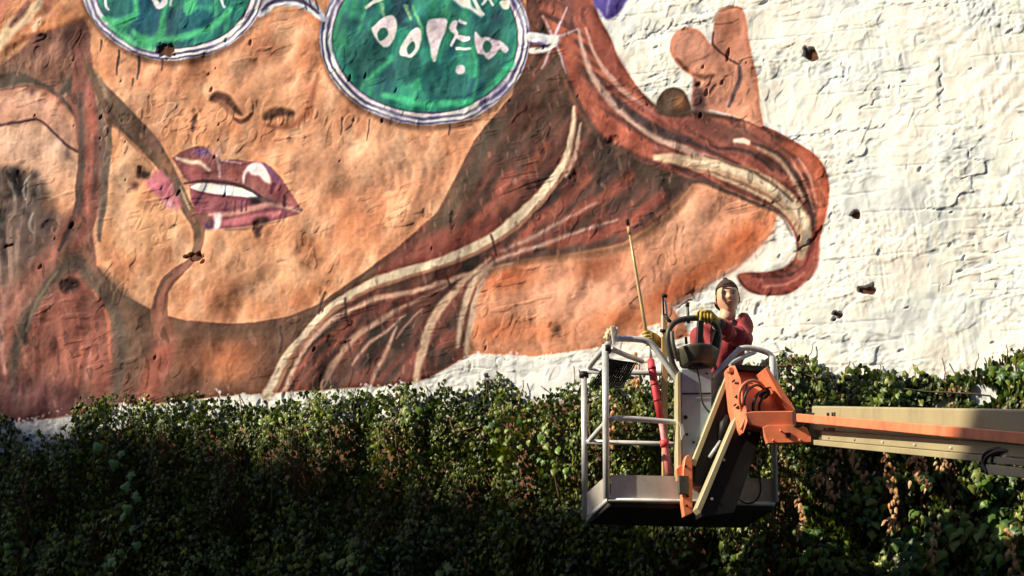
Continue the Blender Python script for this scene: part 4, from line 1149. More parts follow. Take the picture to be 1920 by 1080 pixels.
def leaf_cloud(U, V, d, px, py, size, r):
    """vertices, triangles and colours of many small leaves in one mesh"""
    n = len(U)
    P = wall_pt(U, V, d)
    turn = sample_tile(tile_noise(26, 30, 221), U * 100 + 2000, V * 100 + 2000) * 0.6 + sample_tile(tile_noise(9, 14, 222), U * 100 + 2000, V * 100 + 2000) * 0.5
    nrm = NX[None] + ZX[None] * r.normal(0.2, 0.4, n)[:, None] + UX[None] * (turn + r.normal(0.1, 0.65, n))[:, None]
    down = -ZX[None] + UX[None] * r.normal(0, 0.45, n)[:, None] + NX[None] * r.uniform(0, 0.5, n)[:, None]
    ax, ay, az = frames(nrm, down, r.normal(0, 0.3, n), r)
    k = 1 / 0.01
    hue = sample_tile(tile_noise(40, 60, 211), U * k + 4000, V * k + 4000)
    g = LEAF_GREENS[np.clip((hue * 0.9 + r.normal(0, 1.3, n) + 2.3).astype(int), 0, 5)]
    col = g * r.uniform(0.6, 1.5, n)[:, None]
    dry_n = sample_tile(tile_noise(9, 60, 212), U * k + 4000, V * k + 4000)
    dryp = 0.015 + 0.5 * smooth01((dry_n - 0.9) / 0.7) * (0.12 + 0.88 * smooth01((px - 1150) / 300))
    dryp = np.clip(dryp + 0.08 * smooth01((px - 1550) / 200), 0, 0.7)
    isdry = r.random(n) < dryp
    col[isdry] = LEAF_BROWNS[r.integers(0, 4, isdry.sum())] * r.uniform(0.7, 1.2, isdry.sum())[:, None]
    kinds = r.choice([0, 1, 2], n, p=[.45, .25, .30])
    kinds[isdry] = 2
    vs, fs, cs, base = [], [], [], 0
    for kd in range(3):
        s = kinds == kd
        if not s.any():
            continue
        lv, lf = leaf_outline(kd)
        A = (P[s][:, None] + size[s][:, None, None] * (lv[None, :, 0:1] * ax[s][:, None] + lv[None, :, 1:2] * ay[s][:, None] + lv[None, :, 2:3] * az[s][:, None]))
        m = int(s.sum()); L = len(lv)
        vs.append(A.reshape(-1, 3)); cs.append(np.repeat(col[s], L, axis=0))
        fs.append((lf[None] + (np.arange(m) * L)[:, None, None] + base).reshape(-1, 3)); base += m * L
    return np.concatenate(vs), np.concatenate(fs), np.concatenate(cs)

m_leaf = attr_mat('ivy_leaf', 'leaf_colour', 0.42, 0.0, 0.4, transl=0.2)
m_stem = mat('ivy_stem', (0.11, 0.065, 0.035), 0.9, var=0.3, scale=30)
ivy = empty('ivy', tuple(wall_pt(np.array(-1.5), np.array(0.0), 0.15)), 'dense green ivy hiding the foot of the white wall', 'ivy')
parts = [leaf_cloud(*[(q) for q in (lambda t: (t[0], t[1], t[2], t[4], t[5], t[6], t[7]))(scatter(76000, 301, 3.45, 0.021, 0.045, 0.35))]),
         leaf_cloud(*[(q) for q in (lambda t: (t[0], t[1], t[2], t[4], t[5], t[6], t[7]))(scatter(9000, 302, 0.1, 0.09, 0.15))])]
parts[1] = None
tt = scatter(14000, 302, 0.1, 0.09, 0.14)
low_sel = tt[1] < 3.5
parts[1] = leaf_cloud(tt[0][low_sel], tt[1][low_sel], tt[2][low_sel], tt[4][low_sel], tt[5][low_sel], tt[6][low_sel], tt[7])
nv0 = len(parts[0][0])
me = mesh_np('leaf_mass', np.concatenate([parts[0][0], parts[1][0]]), np.concatenate([parts[0][1], parts[1][1] + nv0]).ravel(), np.full(len(parts[0][1]) + len(parts[1][1]), 3), smooth=True)
put_attr(me, 'leaf_colour', np.concatenate([parts[0][2], parts[1][2]]))
tag(link('leaf_mass', me, m_leaf, ivy), kind='stuff')

# the largest leaves, one object each; a few shared shapes and tones
def leaf_mesh(kind, col, seed):
    v, f = leaf_outline(kind)
    r = np.random.default_rng(seed)
    v = v.copy(); v[:, 2] += r.normal(0, 0.03, len(v)); v[:, :2] *= r.uniform(0.92, 1.08, (len(v), 1))
    me = mesh_np('leaf', v, f.ravel(), np.full(len(f), 3), smooth=True)
    put_attr(me, 'leaf_colour', np.tile(np.array(col, np.float32), (len(v), 1)))
    me.materials.append(m_leaf)
    return me
BIG = [leaf_mesh(k, c, i) for i, (k, c) in enumerate([(0, (0.12, 0.22, 0.030)), (1, (0.08, 0.18, 0.03)), (0, (0.15, 0.23, 0.035)), (1, (0.06, 0.13, 0.025)), (0, (0.17, 0.22, 0.04)), (1, (0.045, 0.11, 0.03))])]
PALE = [leaf_mesh(0, (0.12, 0.26, 0.075), 31), leaf_mesh(1, (0.10, 0.24, 0.07), 32)]
def place_leaf(me, px, py, lift, size, parent, spin=0.0, r=None, name='leaf'):
    r = r or np.random.default_rng(int(px * 7 + py))
    U, V = px_wall(px, py)
    p = wall_pt(U, V, lift)
    nrm = (NX + ZX * r.normal(0.35, 0.22) + UX * r.normal(-0.15, 0.3))[None]
    ax, ay, az = frames(nrm, (-ZX + UX * r.normal(0, 0.3) + NX * 0.2)[None], np.array([spin]), r)
    M = Matrix(((*(ax[0] * size), 0), (*(ay[0] * size), 0), (*(az[0] * size), 0), (0, 0, 0, 1))).transposed()
    M.translation = Vector(p)
    o = bpy.data.objects.new(name, me); COL.objects.link(o)
    o.matrix_basis = M
    return hang(o, parent)

rb_ = np.random.default_rng(77)
def outer(px, py):
    U, V = px_wall(px, py)
    top = np.interp(px, IVY_TOP_X, IVY_TOP_Y)
    return float(thick(np.array([U]), np.array([V]), np.array([(py - top) / 265.0]))[0]) + 0.015
CLUMPS = [(1800, 985, 70, 60, 26, 0.085), (1725, 1050, 50, 30, 18, 0.10), (1880, 1020, 40, 60, 22, 0.085), (1640, 930, 30, 40, 14, 0.07), (1690, 905, 40, 20, 12, 0.07), (1745, 890, 30, 14, 8, 0.085),
          (1870, 910, 40, 24, 14, 0.07), (1640, 990, 14, 20, 8, 0.06), (1760, 1000, 40, 30, 14, 0.075), (1530, 1010, 40, 40, 14, 0.065), (1480, 1040, 60, 30, 8, 0.065), (1340, 1050, 60, 24, 12, 0.06), (1850, 960, 40, 30, 14, 0.08),
          (760, 790, 50, 40, 10, 0.055), (960, 820, 60, 60, 14, 0.055), (560, 790, 60, 30, 8, 0.05), (1050, 850, 40, 60, 12, 0.055), (1880, 700, 40, 24, 16, 0.065), (1680, 740, 60, 24, 10, 0.055), (1500, 730, 30, 40, 8, 0.055),
          (60, 1020, 60, 40, 8, 0.07), (660, 1050, 60, 24, 8, 0.065), (840, 1060, 30, 20, 4, 0.08), (15, 1035, 14, 30, 4, 0.07), (1000, 900, 60, 60, 10, 0.05)]
n_big = 0
for cx0, cy0, sx, sy, n, sz in CLUMPS:
    for _ in range(n):
        n_big += 1
        if n_big > 296: break
        x = cx0 + rb_.normal(0, sx * 0.55); y = cy0 + rb_.normal(0, sy * 0.55)
        place_leaf(BIG[rb_.integers(0, 6)], x, y, outer(x, y) + rb_.uniform(0, 0.03), sz * rb_.uniform(0.75, 1.2), ivy, rb_.normal(0, 0.3), rb_)

def tube_np(bm, pts, rad, seg=6, closed=False):
    """round tube through points into a bmesh"""
    P = [Vector(p) for p in pts]
    n = len(P)
    rads = rad if hasattr(rad, '__len__') else [rad] * n
    rings = []
    prev = None
    for i in range(n):
        if closed:
            t = (P[(i + 1) % n] - P[(i - 1) % n]).normalized()
        else:
            t = (P[min(i + 1, n - 1)] - P[max(i - 1, 0)]).normalized()
        if prev is None:
            a = Vector((0, 0, 1)) if abs(t.z) < 0.9 else Vector((1, 0, 0))
            u = t.cross(a).normalized()
        else:
            u = (prev - t * prev.dot(t)).normalized()
        prev = u
        w = t.cross(u)
        rings.append([bm.verts.new(P[i] + (u * math.cos(2 * math.pi * k / seg) + w * math.sin(2 * math.pi * k / seg)) * rads[i]) for k in range(seg)])
    m = n if closed else n - 1
    for i in range(m):
        a, b = rings[i], rings[(i + 1) % n]
        for k in range(seg):
            f = bm.faces.new((a[k], a[(k + 1) % seg], b[(k + 1) % seg], b[k]))
            f.smooth = True
    if not closed:
        bm.faces.new(list(reversed(rings[0]))); bm.faces.new(rings[-1])

def done(name, bm, m, parent=None, label=None):
    bmesh.ops.recalc_face_normals(bm, faces=bm.faces[:])
    me = bpy.data.meshes.new(name); bm.to_mesh(me); bm.free()
    return link(name, me, m, parent, label)

def strand(pts, lift=None):
    out = []
    for (x, y) in spline(pts, False, 5):
        l = (outer(x, y) if lift is None else lift)
        U, V = px_wall(x, y)
        out.append(wall_pt(U, V, l + 0.008 * math.sin(y * 0.13)))
    return out
for pts in ([(70, 850), (66, 930), (72, 1010), (64, 1080)], [(190, 690 + 90), (200, 850), (196, 900)], [(520, 850), (530, 900), (524, 960)], [(570, 830), (572, 880), (568, 930)], [(630, 800), (640, 840), (636, 870)],
            [(760, 780), (756, 830), (764, 880)], [(1060, 850), (1052, 900), (1060, 940)], [(1110, 760), (1116, 800), (1120, 830)], [(1590, 900), (1600, 940), (1594, 990)], [(1655, 860), (1662, 920), (1656, 960)], [(1780, 900), (1790, 960), (1784, 1040)],
            [(850, 790), (862, 812), (900, 806)], [(1460, 690), (1500, 700), (1560, 720)], [(1860, 745), (1800, 740), (1700, 735)]):
    bm = bmesh.new(); tube_np(bm, strand(pts), 0.006, 5); done('stem', bm, m_stem, ivy)

# thin shoots feeling their way up the bare strip
SPRIG = [leaf_mesh(2, (0.10, 0.13, 0.02), 71), leaf_mesh(0, (0.06, 0.10, 0.015), 72)]
for x0_ in (232, 318, 402, 455, 538, 604, 668, 731, 806, 868, 915, 978, 1034, 1078, 1508, 1586, 1648, 1716, 1772, 1830, 1888):
    yt = float(np.interp(x0_, IVY_TOP_X, IVY_TOP_Y))
    dx = rb_.normal(0, 10); hgt = rb_.uniform(14, 34)
    bm = bmesh.new()
    tube_np(bm, [wall_pt(*px_wall(x, y), 0.02 + 0.012 * k) for k, (x, y) in enumerate([(x0_ + dx, yt - hgt), (x0_ + dx * 0.7 + 3, yt - hgt * 0.5), (x0_ + 2, yt), (x0_, yt + 22)])], 0.0035, 4)
    done('stem', bm, m_stem, ivy)

# trailing shoot of paler leaves on the left
U, V = px_wall(250, 950)
trail = empty('vine_trail', tuple(wall_pt(U, V, 0.3)), 'single trailing shoot of pale round leaves over the dark ivy', 'vine')
bm = bmesh.new(); tube_np(bm, strand([(214, 852), (240, 876), (256, 910), (262, 950), (270, 985), (272, 1030), (248, 1066), (240, 1085)]), 0.004, 5); done('stem', bm, m_stem, trail)
for i, (x, y, s) in enumerate([(215, 850, .085), (250, 862, .07), (236, 878, .085), (262, 898, .085), (250, 920, .085), (268, 936, .08), (262, 962, .085), (278, 944, .07), (256, 980, .07), (272, 1000, .075), (276, 1030, .075), (252, 1046, .07), (240, 1062, .08), (232, 1072, .07)]):
    place_leaf(PALE[i % 2], x, y - 8, outer(x, y) + 0.05, s * 1.05, trail)

# strands of dried leaves
DRY = [leaf_mesh(2, c, 50 + i) for i, c in enumerate([(0.52, 0.29, 0.13), (0.60, 0.38, 0.20), (0.36, 0.17, 0.07), (0.50, 0.24, 0.11)])]
def dead_vine(pts, n, label, sz=0.036):
    n = int(n * 1.7)
    U, V = px_wall(*pts[0])
    o = empty('dead_vine', tuple(wall_pt(U, V, 0.25)), label, 'dead vine', 'dried vine strands hanging in the ivy')
    bm = bmesh.new(); tube_np(bm, strand(pts), 0.004, 5); done('stem', bm, m_stem, o)
    Q = spline(pts, False, 8)
    for k in range(n):
        q = Q[int(k / n * (len(Q) - 1))]
        x = q[0] + rb_.normal(0, 6); y = q[1] + rb_.normal(0, 5)
        place_leaf(DRY[rb_.integers(0, 4)], x, y, outer(x, y) + rb_.uniform(0.05, 0.13), sz * rb_.uniform(0.9, 1.6), o, rb_.normal(0, 0.3), rb_)
    return o
dead_vine([(1674, 850), (1678, 890), (1684, 930), (1686, 970), (1680, 1000)], 34, 'longest strand of dried orange-brown leaves, hanging below the middle of the boom')
dead_vine([(1718, 852), (1722, 880), (1726, 910)], 12, 'short dried tan strand just right of the longest one below the boom')
dead_vine([(1738, 852), (1742, 875), (1744, 900), (1748, 930)], 16, 'dried rusty strand hanging below the boom beside bright green leaves')
dead_vine([(1770, 856), (1776, 880), (1794, 884)], 9, 'small tuft of dried leaves under the boom left of its black hoses')
dead_vine([(1578, 848), (1576, 890), (1570, 930), (1562, 960)], 16, 'dried brown strand hanging under the inner end of the boom')
dead_vine([(1606, 850), (1616, 880), (1640, 900)], 10, 'dried strand slanting down to the right under the inner boom end')
dead_vine([(1548, 900), (1560, 915), (1572, 935)], 10, 'broken tuft of straw-coloured leaves in the dark ivy right of the basket')
dead_vine([(1516, 940), (1514, 980), (1508, 1010)], 12, 'dull brown strand low in the ivy right of the basket corner')
dead_vine([(1160, 760), (1164, 810), (1162, 850)], 14, 'dried strand seen behind the left rails of the basket')
dead_vine([(1210, 690), (1206, 720), (1200, 740)], 14, 'rust brown tuft of leaves behind the red pole')
dead_vine([(1900, 1000), (1906, 1040), (1912, 1080)], 16, 'orange-brown dried strand at the lower right edge of the ivy')
dead_vine([(1760, 990), (1758, 1030), (1764, 1075)], 14, 'dried strand running down among the large bright leaves')
# ------------------------------------------------------------------ the boom lift
BYAW = math.radians(8.5)
O = at(1140, 935, 16.1)                                  # near left corner of the basket floor
BW = np.array([math.cos(BYAW), math.sin(BYAW), 0.0])      # along the basket front
BD = np.array([-math.sin(BYAW), math.cos(BYAW), 0.0])     # away from the street
def B(a, b, c):
    return O + BW * a + BD * b + ZX * c
def pb(px, py, b):
    """point at depth b of the basket that the photograph shows at (px, py)"""
    d = ray(px, py)
    p0 = O + BD * b
    return CAM + d * (((p0 - CAM) @ BD) / (d @ BD))

m_alu = mat('galvanised_tube', (0.60, 0.63, 0.68), 0.36, 0.12, var=0.12, scale=14, dirt=(0.22, 0.2, 0.17), dirt_amt=0.5)
m_sheet = mat('sheet_metal', (0.56, 0.54, 0.51), 0.42, 0.08, var=0.12, scale=9, dirt=(0.2, 0.17, 0.13), dirt_amt=0.6, bump=0.1)
m_panel = mat('grey_panel', (0.34, 0.43, 0.56), 0.42, 0.05, var=0.1, scale=8, dirt=(0.2, 0.2, 0.2), dirt_amt=0.5)
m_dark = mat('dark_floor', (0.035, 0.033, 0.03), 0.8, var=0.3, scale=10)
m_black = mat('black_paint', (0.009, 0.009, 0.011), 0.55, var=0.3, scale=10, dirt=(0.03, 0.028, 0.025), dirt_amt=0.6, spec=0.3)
m_plastic = mat('console_plastic', (0.055, 0.055, 0.045), 0.5, var=0.2, scale=20, dirt=(0.16, 0.15, 0.12), dirt_amt=0.5)
m_rubber = mat('rubber_hose', (0.014, 0.014, 0.015), 0.5)
m_orange = mat('orange_paint', (0.80, 0.23, 0.12), 0.45, var=0.14, scale=9, dirt=(0.34, 0.13, 0.08), dirt_amt=0.8, bump=0.05)
m_boom = mat('boom_paint', (0.35, 0.31, 0.195), 0.5, var=0.07, scale=5, dirt=(0.22, 0.19, 0.12), dirt_amt=0.6, bump=0.05)
m_cream = mat('cream_paint', (0.44, 0.40, 0.26), 0.45, var=0.07, scale=5, dirt=(0.30, 0.26, 0.17), dirt_amt=0.6, bump=0.05)

def tube(name, pts, r, m, parent, seg=10, label=None, closed=False, curve=False):
    if curve:
        pts = spline([list(p) for p in pts], closed, 5)
    bm = bmesh.new(); tube_np(bm, pts, r, seg, closed)
    return done(name, bm, m, parent, label)

def bevel(bm, w, seg=2):
    bmesh.ops.bevel(bm, geom=bm.edges[:], offset=w, segments=seg, affect='EDGES', profile=0.5, clamp_overlap=True)

def bbox(name, a, b, c, m, parent, bev=0.006, label=None):
    """box in basket axes: (min, max) along front, depth, height"""
    bm = bmesh.new()
    M = Matrix(((BW[0], BD[0], 0), (BW[1], BD[1], 0), (0, 0, 1))).to_4x4()
    M.translation = Vector(B((a[0] + a[1]) / 2, (b[0] + b[1]) / 2, (c[0] + c[1]) / 2))
    add_box(bm, (a[1] - a[0], b[1] - b[0], c[1] - c[0]), M)
    if bev: bevel(bm, bev)
    return done(name, bm, m, parent, label)

def prism(name, pts, b0, b1, m, parent, bev=0.005, label=None):
    """plate with the outline seen at depth b0, running back to b1"""
    bm = bmesh.new()
    bl = b0 if hasattr(b0, '__len__') else [b0] * len(pts)
    f = [Vector(pb(x, y, b)) for (x, y), b in zip(pts, bl)]
    k = [p + Vector(BD * (b1 if hasattr(b0, '__len__') else b1 - b0)) for p in f]
    A = [bm.verts.new(p) for p in f]; C = [bm.verts.new(p) for p in k]
    n = len(A)
    bm.faces.new(A); bm.faces.new(list(reversed(C)))
    for i in range(n):
        bm.faces.new((A[i], C[i], C[(i + 1) % n], A[(i + 1) % n]))
    bmesh.ops.recalc_face_normals(bm, faces=bm.faces[:])
    if bev: bevel(bm, bev, 1)
    return done(name, bm, m, parent, label)

def bar(name, p, q, w, hgt, m, parent, bev=0.004, label=None, up=ZX):
    """rectangular bar from p to q"""
    p = np.array(p); q = np.array(q)
    t = (q - p); L = np.linalg.norm(t); t = t / L
    s = np.cross(t, up); s /= np.linalg.norm(s)
    u = np.cross(s, t)
    bm = bmesh.new()
    M = Matrix(((t[0], s[0], u[0]), (t[1], s[1], u[1]), (t[2], s[2], u[2]))).to_4x4()
    M.translation = Vector((p + q) / 2)
    add_box(bm, (L, w, hgt), M)
    if bev: bevel(bm, bev)
    return done(name, bm, m, parent, label)

# main geometry of the boom: it comes towards the street, to the right of the camera
BA = at(1522, 761, 15.9); BB = at(1920, 768, 10.9)
bdir = (BB - BA) / np.linalg.norm(BB - BA)
foot = BA + bdir * ((1.2 - BA[1]) / bdir[1])
lift = empty('boom_lift', (float(foot[0]), 0.6, 0.0), 'orange and cream boom lift raising a basket to the mural', 'boom lift')

# basket
W_, D_ = 1.08, 0.76
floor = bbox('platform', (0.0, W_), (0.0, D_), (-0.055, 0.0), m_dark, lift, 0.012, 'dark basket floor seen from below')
bbox('toe_board', (0.02, W_ - 0.005), (-0.004, 0.002), (0.002, 0.155), m_sheet, floor, 0)
bbox('toe_board', (0.02, W_ - 0.005), (D_ - 0.002, D_ + 0.004), (0.002, 0.155), m_sheet, floor, 0)
bbox('toe_board', (-0.004, 0.002), (0.02, D_ - 0.02), (0.002, 0.155), m_sheet, floor, 0)
bbox('toe_board', (W_ - 0.002, W_ + 0.004), (0.02, D_ - 0.02), (0.002, 0.155), m_sheet, floor, 0)
tube('floor_rim', [B(0, -0.012, -0.01), B(W_, -0.012, -0.01), B(W_ + 0.012, D_ / 2, -0.02), B(W_, D_ + 0.012, -0.03), B(0, D_ + 0.012, -0.03), B(-0.012, D_ / 2, -0.02)], 0.016, m_alu, floor, 8, closed=True)
tube('post', [B(-0.012, -0.012, 0.0), B(-0.012, -0.012, 1.0)], 0.0225, m_alu, lift)
tube('post', [B(-0.012, D_ + 0.012, -0.02), B(-0.012, D_ + 0.012, 0.98)], 0.021, m_alu, lift)
tube('post', [B(W_ + 0.012, -0.012, 0.0), B(W_ + 0.012, -0.012, 0.96)], 0.019, m_alu, lift)
tube('post', [B(W_ + 0.012, D_ + 0.012, -0.02), B(W_ + 0.012, D_ + 0.012, 0.98)], 0.02, m_alu, lift)
def px_tube(name, pts, b, r, m, parent, seg=10, curve=True):
    P = [pb(x, y, (b[i] if hasattr(b, '__len__') else b)) for i, (x, y) in enumerate(pts)]
    return tube(name, P, r, m, parent, seg, curve=curve)
px_tube('top_rail', [(1104, 690), (1112, 678), (1138, 648), (1146, 638), (1160, 635), (1190, 636), (1214, 640), (1230, 655), (1252, 686), (1277, 722)], [D_, .6, .1, 0, 0, 0, 0, 0, 0, 0], 0.020, m_alu, lift)
px_tube('top_rail', [(1334, 708), (1360, 682), (1382, 659), (1392, 653), (1410, 653), (1436, 660), (1447, 669), (1452, 690), (1454, 720)], -0.01, 0.019, m_alu, lift)
tube('top_rail', [B(0, D_, 0.99), B(W_, D_, 0.99)], 0.019, m_alu, lift)
tube('top_rail', [B(W_ + .012, 0.0, 0.95), B(W_ + .012, D_, 0.97)], 0.019, m_alu, lift)
tube('inner_rail', [B(0.03, 0.02, 0.985), B(0.16, 0.2, 0.985), B(0.31, 0.38, 0.985)], 0.017, m_alu, lift)
px_tube('inner_rail', [(1368, 684), (1390, 671), (1416, 660)], [0.15, 0.2, 0.25], 0.015, m_alu, lift)
px_tube('mid_rail', [(1106, 826), (1120, 810), (1138, 791), (1147, 786), (1160, 784), (1210, 787), (1278, 793)], [D_, .5, .12, 0, 0, 0, 0], 0.018, m_alu, lift)
tube('mid_rail', [B(0, D_, 0.505), B(W_, D_, 0.505)], 0.016, m_alu, lift)
tube('mid_rail', [B(W_, 0.0, 0.5), B(W_, D_, 0.5)], 0.016, m_alu, lift)
tube('post_cap', [B(-0.012, D_ + 0.012, 0.945), B(-0.012, D_ + 0.012, 0.985)], 0.033, m_black, lift)
tube('post_cap', [B(-0.0, -0.012, 0.955), B(-0.0, -0.012, 0.995)], 0.028, m_black, lift)

# console column
col = prism('console_column', [(1277, 692), (1334, 690), (1334, 880), (1279, 884)], -0.05, 0.11, m_panel, lift, 0.004, 'grey steel column below the controls')
prism('sunlit_side', [(1270, 700), (1276, 694), (1278, 884), (1271, 890)], -0.07, 0.05, m_cream, col, 0.002)  # cream strip paints the sunlit left side of the column
prism('seam', [(1279, 737), (1333, 736), (1333, 738.5), (1279, 739.5)], -0.055, -0.049, m_black, col, 0)
prism('seam', [(1279, 746), (1333, 745), (1333, 746.6), (1279, 747.6)], -0.055, -0.049, m_panel, col, 0)
def stud(name, x, y, b, r, m, parent, depth=0.02):
    bm = bmesh.new()
    p = Vector(pb(x, y, b)); q = p + Vector(BD * depth)
    tube_np(bm, [p, q], r, 12)
    return done(name, bm, m, parent)
for x, y, r in ((1286, 782, 0.013), (1289, 814, 0.007), (1301, 829, 0.007), (1326, 700, 0.006)):
    stud('bolt', x, y, -0.062, r, m_black, col)
px_tube('cable', [(1305, 684), (1309, 700), (1313, 725), (1315, 745), (1320, 760), (1331, 774)], [-0.08, -.075, -.075, -.075, -.072, -.05], 0.0055, m_rubber, col, 8)
prism('side_panel', [(1335, 712), (1372, 684), (1376, 700), (1335, 812)], 0.02, 0.10, m_sheet, lift, 0.003, 'grey sheet beside the column')
prism('hook', [(1272, 790), (1280, 796), (1284, 812), (1278, 824), (1276, 812), (1277, 802)], -0.09, -0.075, m_sheet, col, 0)

# control box with its loop guards
con = None
bm = bmesh.new()
prof = [(-0.125, 0.0), (-0.12, -0.07), (-0.07, -0.115), (0.0, -0.13), (0.07, -0.115), (0.12, -0.07), (0.125, 0.0), (0.09, 0.08), (-0.09, 0.08)]
cc = pb(1306, 664, 0.0)
rings = []
for dz, k in ((-0.075, 0.80), (-0.06, 0.90), (0.03, 1.04), (0.045, 1.06), (0.045, 0.96), (0.0, 0.92)):
    rings.append([bm.verts.new(Vector(cc + BW * x * k + BD * y * k + ZX * (dz - 0.02 * (x / 0.12) ** 2))) for x, y in prof])
for r0, r1 in zip(rings[:-1], rings[1:]):
    for i in range(len(prof)):
        f = bm.faces.new((r0[i], r0[(i + 1) % len(prof)], r1[(i + 1) % len(prof)], r1[i])); f.smooth = True
bm.faces.new(list(reversed(rings[0]))); bm.faces.new(rings[-1])
con = done('control_box', bm, m_plastic, lift, 'dark control box on the column')
px_tube('guard', [(1272, 702), (1262, 684), (1255, 655), (1252, 632), (1257, 614), (1270, 602), (1292, 597), (1318, 598), (1338, 606), (1348, 624), (1346, 650), (1338, 680)], [-.02, -.02, -.04, -.05, -.05, -.04, -.02, 0, .0, .0, -.01, -.02], 0.019, m_plastic, con)
px_tube('guard', [(1260, 622), (1261, 640), (1266, 660), (1272, 676)], [-.10, -.12, -.12, -.1], 0.014, m_plastic, con)
prism('guard_bar', [(1309, 600), (1320, 601), (1318, 656), (1306, 655)], -0.09, -0.05, m_black, con, 0.003)
prism('guard_bar', [(1342, 618), (1350, 622), (1340, 660), (1332, 655)], -0.06, -0.02, m_black, con, 0.003)
px_tube('joystick', [(1289, 573), (1290, 590), (1291, 606)], -0.02, [0.0095, 0.0095, 0.012], m_plastic, con, 8, False)
px_tube('joystick_knob', [(1289, 567), (1289, 575)], -0.02, 0.013, m_black, con, 8, False)
px_tube('toggle', [(1286, 632), (1287, 645)], -0.03, 0.009, m_black, con, 8, False)
prism('underside_bracket', [(1294, 674), (1322, 676), (1318, 690), (1300, 690)], -0.09, 0.02, m_black, con, 0.004)

# rotator bracket under the column
rot = prism('rotator_bracket', [(1284, 860), (1288, 853), (1294, 854), (1298, 868), (1299, 962), (1283, 969), (1279, 940), (1281, 880)], -0.13, -0.06, m_orange, lift, 0.004)
prism('bracket_ear', [(1268, 880), (1275, 872), (1282, 874), (1282, 900), (1270, 902)], -0.10, -0.05, m_orange, rot, 0.003)
prism('crosspiece', [(1298, 880), (1324, 884), (1318, 912), (1298, 914)], -0.04, 0.06, m_orange, rot, 0.003)
bbl = prism('valve_box', [(1272, 891), (1292, 892), (1292, 927), (1273, 926)], -0.165, -0.13, m_plastic, rot, 0.004)
for x, y in ((1286, 874), (1290, 930), (1288, 948)):
    stud('pin', x, y, -0.14, 0.008, m_black, rot)

# jib arms: black faces paint the shade inside open channels, beside a cream flange
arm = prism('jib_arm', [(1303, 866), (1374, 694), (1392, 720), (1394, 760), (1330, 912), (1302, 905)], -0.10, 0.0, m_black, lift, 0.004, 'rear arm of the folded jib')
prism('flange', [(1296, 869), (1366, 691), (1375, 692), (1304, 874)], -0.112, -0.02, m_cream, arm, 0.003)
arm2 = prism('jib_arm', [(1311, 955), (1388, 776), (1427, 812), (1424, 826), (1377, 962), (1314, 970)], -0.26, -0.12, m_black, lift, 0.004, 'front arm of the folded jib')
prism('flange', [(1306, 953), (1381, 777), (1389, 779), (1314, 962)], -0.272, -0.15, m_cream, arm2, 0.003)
px_tube('jib_cylinder', [(1352, 826), (1358, 796), (1366, 780)], -0.11, [0.02, 0.034, 0.02], m_black, arm2, 10, False)
px_tube('cylinder_rod', [(1330, 858), (1352, 826)], -0.11, 0.012, m_alu, arm2, 10, False)
for x, y in ((1357, 862), (1335, 935), (1405, 812)):
    stud('bolt', x, y, -0.27, 0.009, m_sheet, arm2)

# knuckle: an open orange channel with hoses looping through it
kn = prism('knuckle', [(1380, 688), (1436, 692), (1488, 772), (1486, 800), (1402, 798), (1390, 740)], [-0.02, -0.02, -0.26, -0.30, -0.30, -0.14], 0.03, m_orange, lift, 0.004, 'orange channel joining jib and boom')
prism('side_plate', [(1365, 692), (1370, 685), (1378, 684), (1388, 708), (1398, 750), (1402, 790), (1394, 812), (1384, 806), (1373, 765)], [-.22, -.24, -.32, -.37, -.39, -.41, -.37, -.30, -.24], 0.12, m_orange, kn, 0.004)
prism('side_plate', [(1434, 690), (1440, 688), (1491, 766), (1490, 776), (1480, 776)], -0.33, -0.10, m_orange, kn, 0.003)
prism('end_plate', [(1378, 683), (1437, 686), (1436, 697), (1382, 693)], -0.10, -0.0, m_black, kn, 0.003)
stud('pin', 1371, 693, -0.30, 0.016, m_orange, kn, 0.06)
for x, y in ((1377, 713), (1380, 758), (1384, 762), (1382, 742)):
    stud('bolt', x, y, -0.345, 0.006, m_black, kn, 0.05)
px_tube('hose', [(1404, 792), (1392, 772), (1386, 745), (1392, 724), (1408, 714), (1424, 717), (1434, 728)], [-.30, -.34, -.37, -.38, -.36, -.30, -.25], 0.0105, m_orange, kn, 8)
px_tube('hose', [(1410, 792), (1398, 770), (1396, 748), (1404, 730), (1420, 722), (1434, 730)], [-.30, -.36, -.40, -.40, -.34, -.26], 0.0085, m_rubber, kn, 8)
px_tube('hose', [(1418, 790), (1412, 764), (1420, 740), (1436, 732)], [-.30, -.36, -.36, -.26], 0.011, m_rubber, kn, 8)
px_tube('hose', [(1428, 790), (1424, 764), (1430, 746), (1440, 738)], [-.30, -.33, -.33, -.24], 0.009, m_rubber, kn, 8)
px_tube('hose', [(1402, 716), (1396, 750), (1398, 780), (1388, 806)], [-.37, -.38, -.38, -.36], 0.008, m_orange, kn, 8)
stud('hose_boss', 1436, 736, -0.27, 0.032, m_black, kn, 0.07)
stud('hole_dark', 1424, 712, -0.10, 0.022, m_black, kn, 0.004)  # black disc paints the darkness of a round opening
px_tube('hose', [(1436, 728), (1452, 726), (1466, 732)], -0.25, 0.006, m_rubber, kn, 8)

